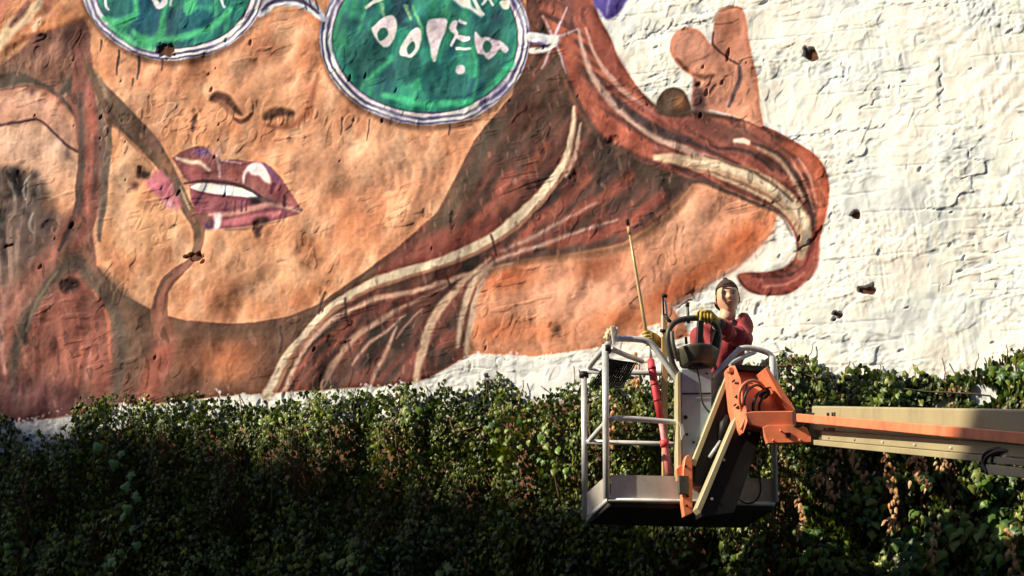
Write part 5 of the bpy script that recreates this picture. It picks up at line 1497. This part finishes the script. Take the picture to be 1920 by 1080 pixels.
# boom head and boom
hd = prism('boom_head', [(1396, 774), (1412, 771), (1502, 770), (1502, 800), (1444, 804), (1428, 802), (1402, 796)], -0.40, -0.10, m_orange, lift, 0.006, 'orange boom head')
lp = prism('lower_plate', [(1430, 801), (1440, 797), (1502, 796), (1514, 803), (1521, 818), (1521, 829), (1440, 831), (1434, 818)], [-.405, -.41, -.43, -.435, -.44, -.44, -.41, -.405], 0.06, m_orange, hd, 0.003)
prism('square_hole_dark', [(1474, 811), (1483, 811), (1483, 819), (1474, 819)], -0.437, -0.415, m_black, lp, 0)  # black plate paints the darkness of the square opening
for x, y in ((1466, 806), (1502, 824), (1452, 824)):
    stud('bolt', x, y, -0.455, 0.006, m_orange, lp, 0.05)

bside = np.array([-bdir[1], bdir[0], 0.0]); bside /= np.linalg.norm(bside)
if bside[0] < 0: bside = -bside                       # away from the visible flank
bup = np.cross(bdir, bside); bup = bup if bup[2] > 0 else -bup
def boom_box(name, start, s0, s1, side0, side1, up0, up1, m, parent, bev=0.008, label=None):
    bm = bmesh.new()
    M = Matrix((bdir, bside, bup)).transposed().to_4x4()
    M.translation = Vector(start + bdir * (s0 + s1) / 2 + bside * (side0 + side1) / 2 + bup * (up0 + up1) / 2)
    add_box(bm, (s1 - s0, side1 - side0, up1 - up0), M)
    if bev: bevel(bm, bev)
    return done(name, bm, m, parent, label)
Lb = float(np.linalg.norm(foot - BA))
ub = boom_box('boom', BA, 0.0, Lb, 0.0, 0.20, -0.150, 0.0, m_boom, lift, 0.010, 'cream upper boom section')
lb = boom_box('boom_section', BA, 0.28, Lb, 0.012, 0.19, -0.212, -0.152, m_boom, lift, 0.006, 'cream lower boom section')
boom_box('wear_strip', BA, -0.02, Lb - 0.6, -0.004, 0.20, -0.246, -0.214, m_boom, lb, 0.004)
boom_box('fly_section', BA, -0.25, 0.4, 0.03, 0.17, -0.235, -0.04, m_plastic, ub, 0.006)
boom_box('black_guide', BA, -0.10, 0.10, -0.03, 0.02, -0.065, -0.045, m_black, ub, 0.003)
for s in (0.5, 1.3, 2.1, 2.9, 3.7):
    boom_box('rivet', BA, s, s + 0.05, 0.004, 0.014, -0.196, -0.186, m_sheet, lb, 0)
for s0, s1, u0, u1 in ((0.52, 0.60, -0.062, -0.040), (0.68, 0.73, -0.062, -0.038), (0.75, 0.80, -0.062, -0.036), (0.42, 0.50, -0.150, -0.132), (0.55, 0.78, -0.150, -0.130)):
    boom_box('marking', BA, s0, s1, -0.0025, 0.001, u0, u1, m_black, ub, 0)
RA = at(1494, 783, 15.85); RB = at(1920, 822, 10.85)
rdir = (RB - RA) / np.linalg.norm(RB - RA)
bar('hose_tray', RA - rdir * 0.1, RA + rdir * 9.0, 0.02, 0.052, m_orange, lift, 0.004, 'orange rail along the boom')
prism('clamp', [(1490, 768), (1504, 768), (1505, 799), (1491, 799)], -0.46, -0.28, m_black, hd, 0.003)
# hose bundle with its cream bracket farther down the boom
def by(px, py, Y): return at(px, py, Y)
hb_ = bar('hose_bracket', by(1858, 880, 11.5), by(1990, 893, 10.6), 0.05, 0.045, m_cream, lift, 0.004, 'cream bracket holding black hoses')
for k, pts in enumerate(([(1846, 885), (1843, 862), (1850, 848), (1866, 842), (1886, 843), (1910, 862), (1950, 878)], [(1864, 884), (1860, 866), (1866, 852), (1882, 848), (1900, 858), (1930, 872)],
                         [(1872, 872), (1884, 856), (1906, 856), (1940, 868)], [(1852, 888), (1846, 872), (1852, 856), (1872, 846), (1896, 846), (1930, 852), (1960, 860)], [(1890, 880), (1896, 862), (1912, 850), (1940, 848)])):
    tube('hose', [by(x, y, 11.55 - 0.0055 * (x - 1846) - 0.015 * k) for x, y in pts], 0.010 if k != 2 else 0.008, m_rubber if k != 2 else m_sheet, hb_, 8, curve=True)

# turntable, chassis and wheels, standing beside the camera
fx_, fy_ = float(foot[0]), float(foot[1])
def wbox(name, c, s, m, parent, bev=0.03, label=None):
    bm = bmesh.new(); add_box(bm, s, Matrix.Translation(c)); bevel(bm, bev, 2)
    return done(name, bm, m, parent, label)
tz = float(foot[2])
ch = wbox('chassis', (fx_, 0.2, 0.62), (1.5, 2.9, 0.36), m_orange, lift)
tt_ = wbox('turntable', (fx_, 0.1, 1.02), (1.5, 2.3, 0.38), m_cream, lift)
wbox('engine_cover', (fx_ + 0.5, -0.2, 1.45), (0.5, 1.7, 0.5), m_cream, tt_)
wbox('engine_cover', (fx_ - 0.6, -0.2, 1.40), (0.3, 1.7, 0.4), m_cream, tt_)
bar('boom_upright', (fx_, fy_ - 0.1, 1.15), (fx_, fy_ - 0.2, tz + 0.02), 0.26, 0.3, m_orange, tt_, 0.01, up=np.array([0, 1.0, 0]))
for wx in (-0.95, 0.95):
    for wy in (-0.95, 1.35):
        bm = bmesh.new()
        tube_np(bm, [(fx_ + wx - 0.16, wy, 0.42), (fx_ + wx - 0.14, wy, 0.42), (fx_ + wx + 0.14, wy, 0.42), (fx_ + wx + 0.16, wy, 0.42)], [0.36, 0.42, 0.42, 0.36], 28)
        wh = done('wheel', bm, m_rubber, lift)
        bm = bmesh.new(); tube_np(bm, [(fx_ + wx - 0.17, wy, 0.42), (fx_ + wx + 0.17, wy, 0.42)], 0.22, 20); done('rim', bm, m_cream, wh)
# ------------------------------------------------------------------ the painter in the basket
m_skin = mat('skin', (0.60, 0.37, 0.26), 0.5, var=0.06, scale=30, spec=0.35)
m_shirt = mat('maroon_shirt', (0.27, 0.032, 0.045), 0.85, var=0.2, scale=18, bump=0.5, bump_scale=40)
m_trous = mat('dark_trousers', (0.03, 0.032, 0.04), 0.9, var=0.2, scale=15, bump=0.3)
m_glove = mat('yellow_glove', (0.50, 0.37, 0.07), 0.8, var=0.2, scale=40, dirt=(0.2, 0.14, 0.05), dirt_amt=0.6, bump=0.3, bump_scale=80)
m_cap = mat('black_cap', (0.05, 0.027, 0.024), 0.85, var=0.2, scale=30)
m_strap = mat('harness_webbing', (0.09, 0.08, 0.065), 0.8, var=0.2, scale=40)
m_hair = mat('dark_hair', (0.03, 0.018, 0.012), 0.6)
m_eye = mat('eye_white', (0.6, 0.58, 0.55), 0.3)
m_iris = mat('iris', (0.03, 0.02, 0.015), 0.2)
m_lip = mat('lip', (0.42, 0.17, 0.13), 0.5)
m_tee = mat('white_undershirt', (0.7, 0.68, 0.64), 0.9)

def skin_mesh(name, nodes, edges, root, sub=2):
    """grow one continuous surface round a skeleton of (point, radius) joints"""
    keys = list(nodes)
    me = bpy.data.meshes.new(name)
    me.from_pydata([tuple(nodes[k][0]) for k in keys], [(keys.index(a), keys.index(b)) for a, b in edges], [])
    o = bpy.data.objects.new(name, me)
    COL.objects.link(o)
    md = o.modifiers.new('skin', 'SKIN'); md.use_smooth_shade = True
    for i, k in enumerate(keys):
        r = nodes[k][1]
        me.skin_vertices[0].data[i].radius = r if hasattr(r, '__len__') else (r, r)
        me.skin_vertices[0].data[i].use_root = (k == root)
    s = o.modifiers.new('sub', 'SUBSURF'); s.levels = sub; s.render_levels = sub
    dg = bpy.context.evaluated_depsgraph_get()
    out = bpy.data.meshes.new_from_object(o.evaluated_get(dg))
    bpy.data.objects.remove(o)
    for p in out.polygons: p.use_smooth = True
    out.name = name
    return out

J = dict(
    hip=(pb(1352, 748, .42), (.135, .105)), waist=(pb(1350, 712, .42), (.125, .10)), chest=(pb(1352, 660, .42), (.165, .115)), upper=(pb(1355, 620, .42), (.148, .095)),
    neck0=(pb(1363, 602, .43), .066), neck1=(pb(1365, 588, .42), .057), skull=(pb(1366, 566, .43), .055),
    sl=(pb(1390, 610, .42), .068), el=(pb(1396, 640, .22), .053), wl=(pb(1346, 607, .06), .034), hl=(pb(1336, 601, .03), .026),
    sr=(pb(1322, 626, .42), .060), er=(pb(1288, 676, .40), .042), wr=(pb(1238, 644, .28), .031), hr=(pb(1228, 638, .27), .026),
)
def off(p, a=0, b=0, c=0): return p + BW * a + BD * b + ZX * c
hipc = J['hip'][0]
floor_z = O[2] + 0.02
for s, k in ((-1, 'r'), (1, 'l')):
    J['h' + k + 'p'] = (off(hipc, 0.075 * s, 0, -0.07), .095)
    kn_ = off(hipc, 0.10 * s, -0.03, -0.07); kn_[2] = floor_z + 0.42
    J['k' + k] = (kn_, .060)
    an = off(hipc, 0.11 * s, 0.04, 0); an[2] = floor_z + 0.07
    J['a' + k] = (an, .042)
    J['t' + k] = (off(an, 0.02 * s, -0.16, -0.035), .035)
EDG = [('hip', 'waist'), ('waist', 'chest'), ('chest', 'upper'), ('upper', 'neck0'), ('neck0', 'neck1'), ('neck1', 'skull'), ('upper', 'sl'), ('sl', 'el'), ('el', 'wl'), ('wl', 'hl'),
       ('upper', 'sr'), ('sr', 'er'), ('er', 'wr'), ('wr', 'hr'), ('hip', 'hrp'), ('hrp', 'kr'), ('kr', 'ar'), ('ar', 'tr'), ('hip', 'hlp'), ('hlp', 'kl'), ('kl', 'al'), ('al', 'tl')]
person = empty('person', tuple(off(hipc, 0, 0, 0)[:2]) + (float(floor_z),), 'painter in maroon shirt, black backwards cap and yellow gloves in the basket', 'person')
thin = {'chest', 'upper', 'sl', 'el', 'sr', 'waist', 'hip', 'hrp', 'hlp', 'kr', 'kl'}
JB = {k: (p, tuple(np.array(r if hasattr(r, '__len__') else (r, r)) * (0.80 if k in thin else 1.0))) for k, (p, r) in J.items()}
body_me = skin_mesh('body', JB, EDG, 'hip')

# head: one modelled surface with brow, eye sockets, nose, lips, chin and ears
bm = bmesh.new()
NU_, NV_ = 56, 44
vg = []
def g(x, s): return math.exp(-(x / s) ** 2)
for j in range(NV_ + 1):
    ph = math.pi * j / NV_
    rowv = []
    for i in range(NU_):
        th = 2 * math.pi * i / NU_
        x = math.sin(ph) * math.sin(th); y = -math.sin(ph) * math.cos(th); z = math.cos(ph)
        # -y is the face
        rx, ry, rz = 0.076, 0.097, 0.118
        jaw = 1 - 0.30 * smooth01(np.float64((-z - 0.15) / 0.85)) * (1 if y < 0.3 else 0.6)
        X, Y, Z = x * rx * jaw, y * ry, z * rz
        f = max(0.0, -y)
        if z < -0.1: Y = Y * (1 - 0.05 * (-z)) if y < 0 else Y * (1 - 0.45 * (-z))
        if f > 0:
            ax_ = abs(X)
            Y -= f * (0.010 * g(Z - 0.024, 0.012) * g(ax_ - 0.026, 0.024))                    # brow
            Y += f * (0.013 * g(Z - 0.006, 0.013) * g(ax_ - 0.031, 0.014))                    # sockets
            nz = (0.010 - Z) / 0.040
            if 0 <= nz <= 1.1: Y -= f * 0.026 * min(1, nz) ** 1.1 * g(X, 0.010 + 0.006 * nz) * (1 if nz < 1 else 0.3)   # nose
            Y -= f * 0.006 * g(Z - 0.012, 0.016) * g(X, 0.010)
            Y -= f * 0.006 * (g(Z + 0.048, 0.005) + g(Z + 0.058, 0.006)) * g(X, 0.020)          # lips
            Y += f * 0.004 * g(Z + 0.053, 0.0025) * g(X, 0.020)
            Y -= f * 0.011 * g(Z + 0.092, 0.016) * g(X, 0.022)                                 # chin
            Y -= f * 0.006 * g(Z + 0.018, 0.018) * g(ax_ - 0.045, 0.018)                       # cheekbones
        rowv.append(bm.verts.new((X, Y, Z)))
    vg.append(rowv)
for j in range(NV_):
    for i in range(NU_):
        a, b_, c, d = vg[j][i], vg[j][(i + 1) % NU_], vg[j + 1][(i + 1) % NU_], vg[j + 1][i]
        try:
            fc = bm.faces.new((a, d, c, b_)); fc.smooth = True
        except ValueError:
            pass
bmesh.ops.remove_doubles(bm, verts=bm.verts[:], dist=0.0004)
for s in (-1, 1):        # ears
    r = bmesh.ops.create_uvsphere(bm, u_segments=12, v_segments=8, radius=1.0, matrix=Matrix.Translation((0.076 * s, 0.012, -0.006)) @ Matrix.Rotation(0.35 * s, 4, 'Z') @ Matrix.Diagonal((0.009, 0.019, 0.033, 1)))
HEAD_T = Matrix.Translation(Vector(pb(1364, 559, .42))) @ Matrix.Rotation(BYAW - 0.10, 4, 'Z') @ Matrix.Rotation(-0.08, 4, 'X') @ Matrix.Rotation(-0.05, 4, 'Y') @ Matrix.Scale(1.0, 4)
bmesh.ops.transform(bm, matrix=HEAD_T, verts=bm.verts[:])
bm.from_mesh(body_me)
for f in bm.faces: f.smooth = True
body = done('body', bm, m_skin, person)
def head_part(name, m, parent, center, scale, seg=(14, 10), rot=None):
    bm = bmesh.new()
    bmesh.ops.create_uvsphere(bm, u_segments=seg[0], v_segments=seg[1], radius=1.0, matrix=HEAD_T @ Matrix.Translation(center) @ (rot or Matrix.Identity(4)) @ Matrix.Diagonal((*scale, 1)))
    for f in bm.faces: f.smooth = True
    return done(name, bm, m, parent)
for s in (-1, 1):
    e = head_part('eye', m_eye, body, (0.031 * s, -0.078, 0.006), (0.0115, 0.0110, 0.0055))
    head_part('iris', m_iris, body, (0.031 * s - 0.001, -0.0865, 0.0055), (0.0056, 0.005, 0.0048))
    head_part('eyebrow', m_hair, body, (0.031 * s, -0.092, 0.0235), (0.018, 0.005, 0.0028), rot=Matrix.Rotation(0.10 * s, 4, 'Y'))
head_part('lips', m_lip, body, (0, -0.0935, -0.053), (0.021, 0.0075, 0.0065))
# hair below the cap at sides and nape
bm = bmesh.new()
bmesh.ops.create_uvsphere(bm, u_segments=32, v_segments=20, radius=1.0, matrix=Matrix.Diagonal((0.081, 0.101, 0.119, 1)))
for v in list(bm.verts):
    if v.co.z > 0.085 or v.co.z < -0.070 or v.co.y < -0.020 + 0.0 * v.co.z or (v.co.z < -0.03 and v.co.y < 0.02):
        bm.verts.remove(v)
for v in bm.verts: v.co *= 1.0 + 0.02 * math.sin(v.co.x * 300) * math.sin(v.co.z * 260)
bmesh.ops.transform(bm, matrix=HEAD_T, verts=bm.verts[:])
done('hair', bm, m_hair, person)
# cap worn backwards: crown, band, strap arch over the forehead, peak at the back
bm = bmesh.new()
bmesh.ops.create_uvsphere(bm, u_segments=36, v_segments=22, radius=1.0, matrix=Matrix.Translation((0, 0.006, 0.010)) @ Matrix.Diagonal((0.085, 0.106, 0.122, 1)))
for v in list(bm.verts):
    lim = 0.052 - 0.20 * max(0.0, v.co.y)
    arch = (v.co.y < -0.06 and abs(v.co.x) < 0.034 and v.co.z < 0.074 - 0.0)
    if v.co.z < lim or arch:
        bm.verts.remove(v)
bmesh.ops.solidify(bm, geom=bm.faces[:], thickness=0.004)
bmesh.ops.transform(bm, matrix=HEAD_T, verts=bm.verts[:])
for f in bm.faces: f.smooth = True
cap = done('cap', bm, m_cap, person)
def hp(x, y, z): return HEAD_T @ Vector((x, y, z))
tube('strap', [hp(-0.045, -0.092, 0.054), hp(-0.02, -0.104, 0.053), hp(0.02, -0.104, 0.053), hp(0.045, -0.092, 0.054)], 0.008, m_cap, cap, 8, curve=True)
head_part('button', m_cap, cap, (0, 0.02, 0.137), (0.016, 0.016, 0.016))
bm = bmesh.new()
pk = []
for i in range(13):
    a_ = math.radians(-70 + 140 * i / 12)
    x, y = math.sin(a_), math.cos(a_)
    pk.append((bm.verts.new((x * 0.08, 0.02 + y * 0.088, 0.018)), bm.verts.new((x * 0.085, 0.03 + y * 0.155, -0.035 + 0.02 * x * x))))
for p, q in zip(pk[:-1], pk[1:]):
    bm.faces.new((p[0], p[1], q[1], q[0]))
bmesh.ops.solidify(bm, geom=bm.faces[:], thickness=0.004)
bmesh.ops.transform(bm, matrix=HEAD_T, verts=bm.verts[:])
done('peak', bm, m_cap, cap)

# shirt and trousers follow the body a finger's breadth outside it
def clothe(keys, grow, over=None):
    n = {}
    for k in keys:
        p, r = J[k]
        r = np.array(r if hasattr(r, '__len__') else (r, r)) + grow
        n[k] = (p, tuple(r))
    if over: n.update(over)
    return n
fe_l = J['el'][0] * 0.12 + J['wl'][0] * 0.88
fe_r = J['sr'][0] * 0.3 + J['er'][0] * 0.7
hem = (off(J['hip'][0], 0, 0, 0.03), (.152, .122))
sh = clothe(['waist', 'chest', 'upper', 'sl', 'el', 'sr'], 0.014, {'cuff_l': (fe_l, (.050, .050)), 'arm_l': (J['el'][0] * 0.55 + J['wl'][0] * 0.45, (.058, .058)), 'cuff_r': (fe_r, (.052, .052)), 'hem': hem, 'collar': (off(J['neck0'][0], 0, 0, -0.022), (.070, .066))})
sme = skin_mesh('shirt', sh, [('waist', 'chest'), ('chest', 'upper'), ('upper', 'collar'), ('upper', 'sl'), ('sl', 'el'), ('el', 'arm_l'), ('arm_l', 'cuff_l'), ('upper', 'sr'), ('sr', 'cuff_r'), ('waist', 'hem')], 'chest', 3)
rs = np.random.default_rng(5)
co = np.zeros(len(sme.vertices) * 3, np.float32); sme.vertices.foreach_get('co', co); co = co.reshape(-1, 3)
nr = np.zeros(len(sme.vertices) * 3, np.float32); sme.vertices.foreach_get('normal', nr); nr = nr.reshape(-1, 3)
fold = sample_tile(tile_noise(7, 16, 401), (co[:, 0] * 1.1 + co[:, 1] * 0.7) * 150 + 3000, (co[:, 2] + 0.4 * co[:, 0]) * 150 + 3000)
co += nr * (0.004 + 0.010 * fold)[:, None]
sme.vertices.foreach_set('co', co.ravel()); sme.update()
shirt = link('shirt', sme, m_shirt, person)
tr = clothe(['hip', 'hrp', 'kr', 'hlp', 'kl'], 0.012, {'ar': (off(J['ar'][0], 0, 0, 0.02), .062), 'al': (off(J['al'][0], 0, 0, 0.02), .062)})
link('trousers', skin_mesh('trousers', tr, [('hip', 'hrp'), ('hrp', 'kr'), ('kr', 'ar'), ('hip', 'hlp'), ('hlp', 'kl'), ('kl', 'al')], 'hip'), m_trous, person)
for k in ('r', 'l'):
    bt = {'h': (off(J['a' + k][0], 0, 0.03, -0.03), .05), 'a': (off(J['a' + k][0], 0, 0, 0.05), .06), 'm': (off(J['t' + k][0], 0, 0.07, -0.002), (.05, .04)), 't': (off(J['t' + k][0], 0, -0.03, -0.004), (.045, .03))}
    link('boot', skin_mesh('boot', bt, [('a', 'h'), ('h', 'm'), ('m', 't')], 'h'), m_black, person)
tube('cuff_band', [fe_l - BD * 0.0 + (J['wl'][0] - J['el'][0]) * 0.02, J['wl'][0] + (J['wl'][0] - J['el'][0]) * 0.02], 0.046, m_strap, shirt, 14)
# undershirt at the throat, harness straps
bm = bmesh.new()
tube_np(bm, [Vector(pb(1345, 600, .33)), Vector(pb(1354, 609, .295)), Vector(pb(1364, 602, .32))], [0.012, 0.018, 0.010], 8)
done('undershirt', bm, m_tee, person)
def web(pts, w=0.034):
    P = [Vector(pb(x, y, b)) for x, y, b in pts]
    P = [Vector(q) for q in spline([list(p) for p in P], False, 6)]
    bm = bmesh.new()
    side = Vector(BW)
    prev = None
    for i, p in enumerate(P):
        t = (P[min(i + 1, len(P) - 1)] - P[max(i - 1, 0)]).normalized()
        s = t.cross(Vector(-BD)).normalized() * w / 2
        cur = (bm.verts.new(p - s), bm.verts.new(p + s))
        if prev: bm.faces.new((prev[0], prev[1], cur[1], cur[0]))
        prev = cur
    bmesh.ops.solidify(bm, geom=bm.faces[:], thickness=0.006)
    return done('harness_strap', bm, m_strap, person)
web([(1380, 600, .36), (1374, 612, .285), (1366, 640, .265), (1360, 668, .268), (1356, 696, .28)])
web([(1338, 606, .36), (1336, 620, .285), (1338, 650, .265), (1346, 680, .27)])
web([(1300, 664, .30), (1340, 656, .258), (1380, 652, .27), (1408, 644, .34)], 0.028)

# gloves: palm, four curled fingers and a thumb round what they hold
def glove(wrist, grip, axis, palm_n, rb, flip=1):
    """wrist point, a point on the held bar, the bar's direction, and the side the palm presses from"""
    g_ = np.array(axis) / np.linalg.norm(axis)
    p = np.array(palm_n, float); p -= g_ * (p @ g_); p /= np.linalg.norm(p)
    q = np.cross(g_, p) * flip
    C = np.array(grip)
    R = rb + 0.013
    N = {'w': (np.array(wrist), .033), 'p': (C + p * (R + 0.012) - q * 0.030, (.036, .026))}
    E = [('w', 'p')]
    lens = [0.92, 1.05, 1.0, 0.82]
    for i in range(4):
        o_ = g_ * ((i - 1.5) * 0.0225)
        prev = 'p'
        for s, deg in enumerate((-5, 55, 115, 165)):
            a_ = math.radians(deg * (lens[i] if s else 1))
            k = f'f{i}{s}'
            N[k] = (C + o_ + (p * math.cos(a_) + q * math.sin(a_)) * (R + (0.004 if s == 0 else 0)), .0115 - .001 * s)
            E.append((prev, k)); prev = k
    prev = 'p'
    for s, (deg, along) in enumerate(((-50, -0.040), (-95, -0.050), (-140, -0.052))):
        a_ = math.radians(deg)
        k = f't{s}'
        N[k] = (C + g_ * along + (p * math.cos(a_) + q * math.sin(a_)) * (R + 0.002), .0135 - .001 * s)
        E.append((prev, k)); prev = k
    return link('glove', skin_mesh('glove', N, E, 'p', 2), m_glove, person)
gL = pb(1322, 597, -0.005)
glove(J['wl'][0], gL, BW + ZX * -0.08, -BD * 0.6 + ZX * 0.8, 0.019, 1)
POLE_T = pb(1176, 411, 0.25); POLE_B = pb(1256, 892, 0.10)
pdir = (POLE_B - POLE_T) / np.linalg.norm(POLE_B - POLE_T)
def on_pole(py):
    lo, hi = 0.0, 1.0
    for _ in range(40):
        md = (lo + hi) / 2
        q = POLE_T + (POLE_B - POLE_T) * md - CAM
        zc = q[1] * math.cos(PITCH) + q[2] * math.sin(PITCH); yc = -q[1] * math.sin(PITCH) + q[2] * math.cos(PITCH)
        if 540 - F_PX * yc / zc < py: lo = md
        else: hi = md
    return POLE_T + (POLE_B - POLE_T) * lo
glove(J['wr'][0], on_pole(634), pdir, -BD * 0.8 + BW * 0.7, 0.011, 1)

# ------------------------------------------------------------------ tools in the basket
m_pole = mat('pole_metal', (0.46, 0.34, 0.17), 0.4, 0.2, var=0.15, scale=20)
m_red = mat('red_grip', (0.62, 0.045, 0.07), 0.5, var=0.12, scale=25, dirt=(0.75, 0.45, 0.42), dirt_amt=0.5)
m_band = mat('dark_red_band', (0.30, 0.015, 0.025), 0.5)
m_pink = mat('worn_pink_sleeve', (0.72, 0.22, 0.26), 0.6, var=0.2, scale=25, dirt=(0.8, 0.6, 0.55), dirt_amt=0.6)
m_wood = mat('pine_wood', (0.50, 0.33, 0.15), 0.7, var=0.18, scale=12)
m_white = mat('white_enamel', (0.75, 0.75, 0.74), 0.4)
m_rag = mat('rag_cloth', (0.62, 0.50, 0.32), 0.95, var=0.25, scale=40, bump=0.5)
pole = empty('extension_pole', tuple(POLE_B), 'long tan extension pole with a red lower grip, held upright by the painter', 'pole')
tube('shaft', [on_pole(420), on_pole(500), on_pole(580), on_pole(655)], [0.0085, 0.011, 0.0125, 0.013], m_pole, pole)
tube('tip', [on_pole(409), on_pole(412), on_pole(424)], [0.012, 0.013, 0.009], m_black, pole, 8)
tube('tip_thread', [on_pole(426), on_pole(440)], 0.013, m_wood, pole, 8)
tube('collar', [on_pole(650), on_pole(676)], 0.0155, m_white, pole, 12)
gr_ = tube('grip', [on_pole(674), on_pole(700), on_pole(740), on_pole(790)], [0.022, 0.026, 0.025, 0.022], m_red, pole, 14)
for y in (688, 718, 748):
    tube('band', [on_pole(y), on_pole(y + 5)], 0.0272, m_band, gr_, 14)
tube('lower_sleeve', [on_pole(790), on_pole(826), on_pole(834), on_pole(890)], [0.016, 0.018, 0.021, 0.026], m_pink, pole, 14)
tube('ring', [on_pole(826), on_pole(838)], 0.030, m_red, pole, 14)

board = empty('wooden_pole', tuple(pb(1248, 900, 0.18)), 'square pine pole standing in the basket with a clamp at its top', 'pole')
bar('shaft', pb(1247, 900, 0.16), pb(1245, 590, 0.16), 0.038, 0.034, m_wood, board, 0.003, up=BD)
bar('clamp_bar', pb(1243, 632, 0.13), pb(1243, 556, 0.13), 0.012, 0.014, m_white, board, 0.002, up=BD)
bar('clamp_bar', pb(1252, 604, 0.14), pb(1247, 562, 0.14), 0.014, 0.014, m_white, board, 0.002, up=BD)
bar('clamp_jaw', pb(1244, 590, 0.115), pb(1243, 556, 0.115), 0.012, 0.014, m_black, board, 0.002, up=BD)
tube('clamp_head', [pb(1241, 553, 0.13), pb(1251, 556, 0.13)], 0.013, m_black, board, 8)
tube('clamp_screw', [pb(1238, 620, 0.12), pb(1250, 621, 0.12)], 0.012, m_black, board, 8)
tube('clamp_lever', [pb(1246, 590, 0.12), pb(1254, 600, 0.11), pb(1258, 604, 0.11)], 0.011, m_black, board, 8)

grid = empty('roller_grid', tuple(pb(1150, 700, 0.30)), 'black metal roller grid hanging inside the left corner of the basket', 'roller grid')
ga, gb_, gc, gd = pb(1142, 674, 0.22), pb(1192, 681, 0.30), pb(1166, 727, 0.30), pb(1110, 720, 0.40)
bm = bmesh.new()
tube_np(bm, [ga, gb_, gc, gd], 0.008, 6, True)
done('frame', bm, m_black, grid)
bm = bmesh.new()
for k in range(1, 13):
    t = k / 13
    tube_np(bm, [ga + (gb_ - ga) * t, gd + (gc - gd) * t], 0.0068, 5)
for k in range(1, 3):
    t = k / 3
    tube_np(bm, [ga + (gd - ga) * t, gb_ + (gc - gb_) * t], 0.004, 5)
done('wires', bm, m_black, grid)
tube('hook', [ga, pb(1140, 664, 0.15), pb(1150, 655, 0.05)], 0.006, m_black, grid, 6)

rag = empty('rag', tuple(pb(1148, 640, -0.01)), 'pale crumpled rag with a white stick tied to the top of the left post', 'rag')
bm = bmesh.new()
bmesh.ops.create_icosphere(bm, subdivisions=4, radius=1.0)
rr = np.random.default_rng(9)
ph_ = rr.uniform(0, 6, 9)
for v in bm.verts:
    x, y, z = v.co
    w = 1 + 0.22 * math.sin(5 * x + ph_[0]) * math.sin(6 * y + ph_[1]) + 0.16 * math.sin(11 * z + 4 * x + ph_[2]) + 0.10 * math.sin(17 * x - 9 * y + ph_[3]) + 0.06 * math.sin(29 * z + 13 * y)
    v.co = Vector((x * w * 0.026, y * w * 0.022, z * w * 0.045 + 0.012 * x))
bmesh.ops.transform(bm, matrix=Matrix.Translation(Vector(pb(1143, 626, -0.01))) @ Matrix.Rotation(0.3, 4, 'Y'), verts=bm.verts[:])
for f in bm.faces: f.smooth = True
done('cloth', bm, m_rag, rag)
bar('stick', pb(1151, 646, -0.035), pb(1147, 612, -0.035), 0.016, 0.012, m_white, rag, 0.002, up=BD)
bar('stick', pb(1153, 640, -0.03), pb(1158, 613, -0.03), 0.011, 0.010, m_white, rag, 0.002, up=BD)

lan = empty('lanyard', tuple(pb(1424, 892, 0.05)), 'black safety lanyard looping over the right side of the basket', 'lanyard')
tube('rope', [pb(1422, 872, -0.03), pb(1425, 900, -0.03), pb(1426, 922, -0.03), pb(1416, 940, -0.03), pb(1398, 943, -0.03), pb(1380, 932, -0.05), pb(1366, 920, -0.10)], 0.006, m_rubber, lan, 8, curve=True)
tube('hook', [pb(1422, 872, -0.03), pb(1419, 866, -0.03), pb(1422, 860, -0.03), pb(1427, 864, -0.03), pb(1425, 872, -0.03)], 0.005, m_sheet, lan, 8, curve=True)
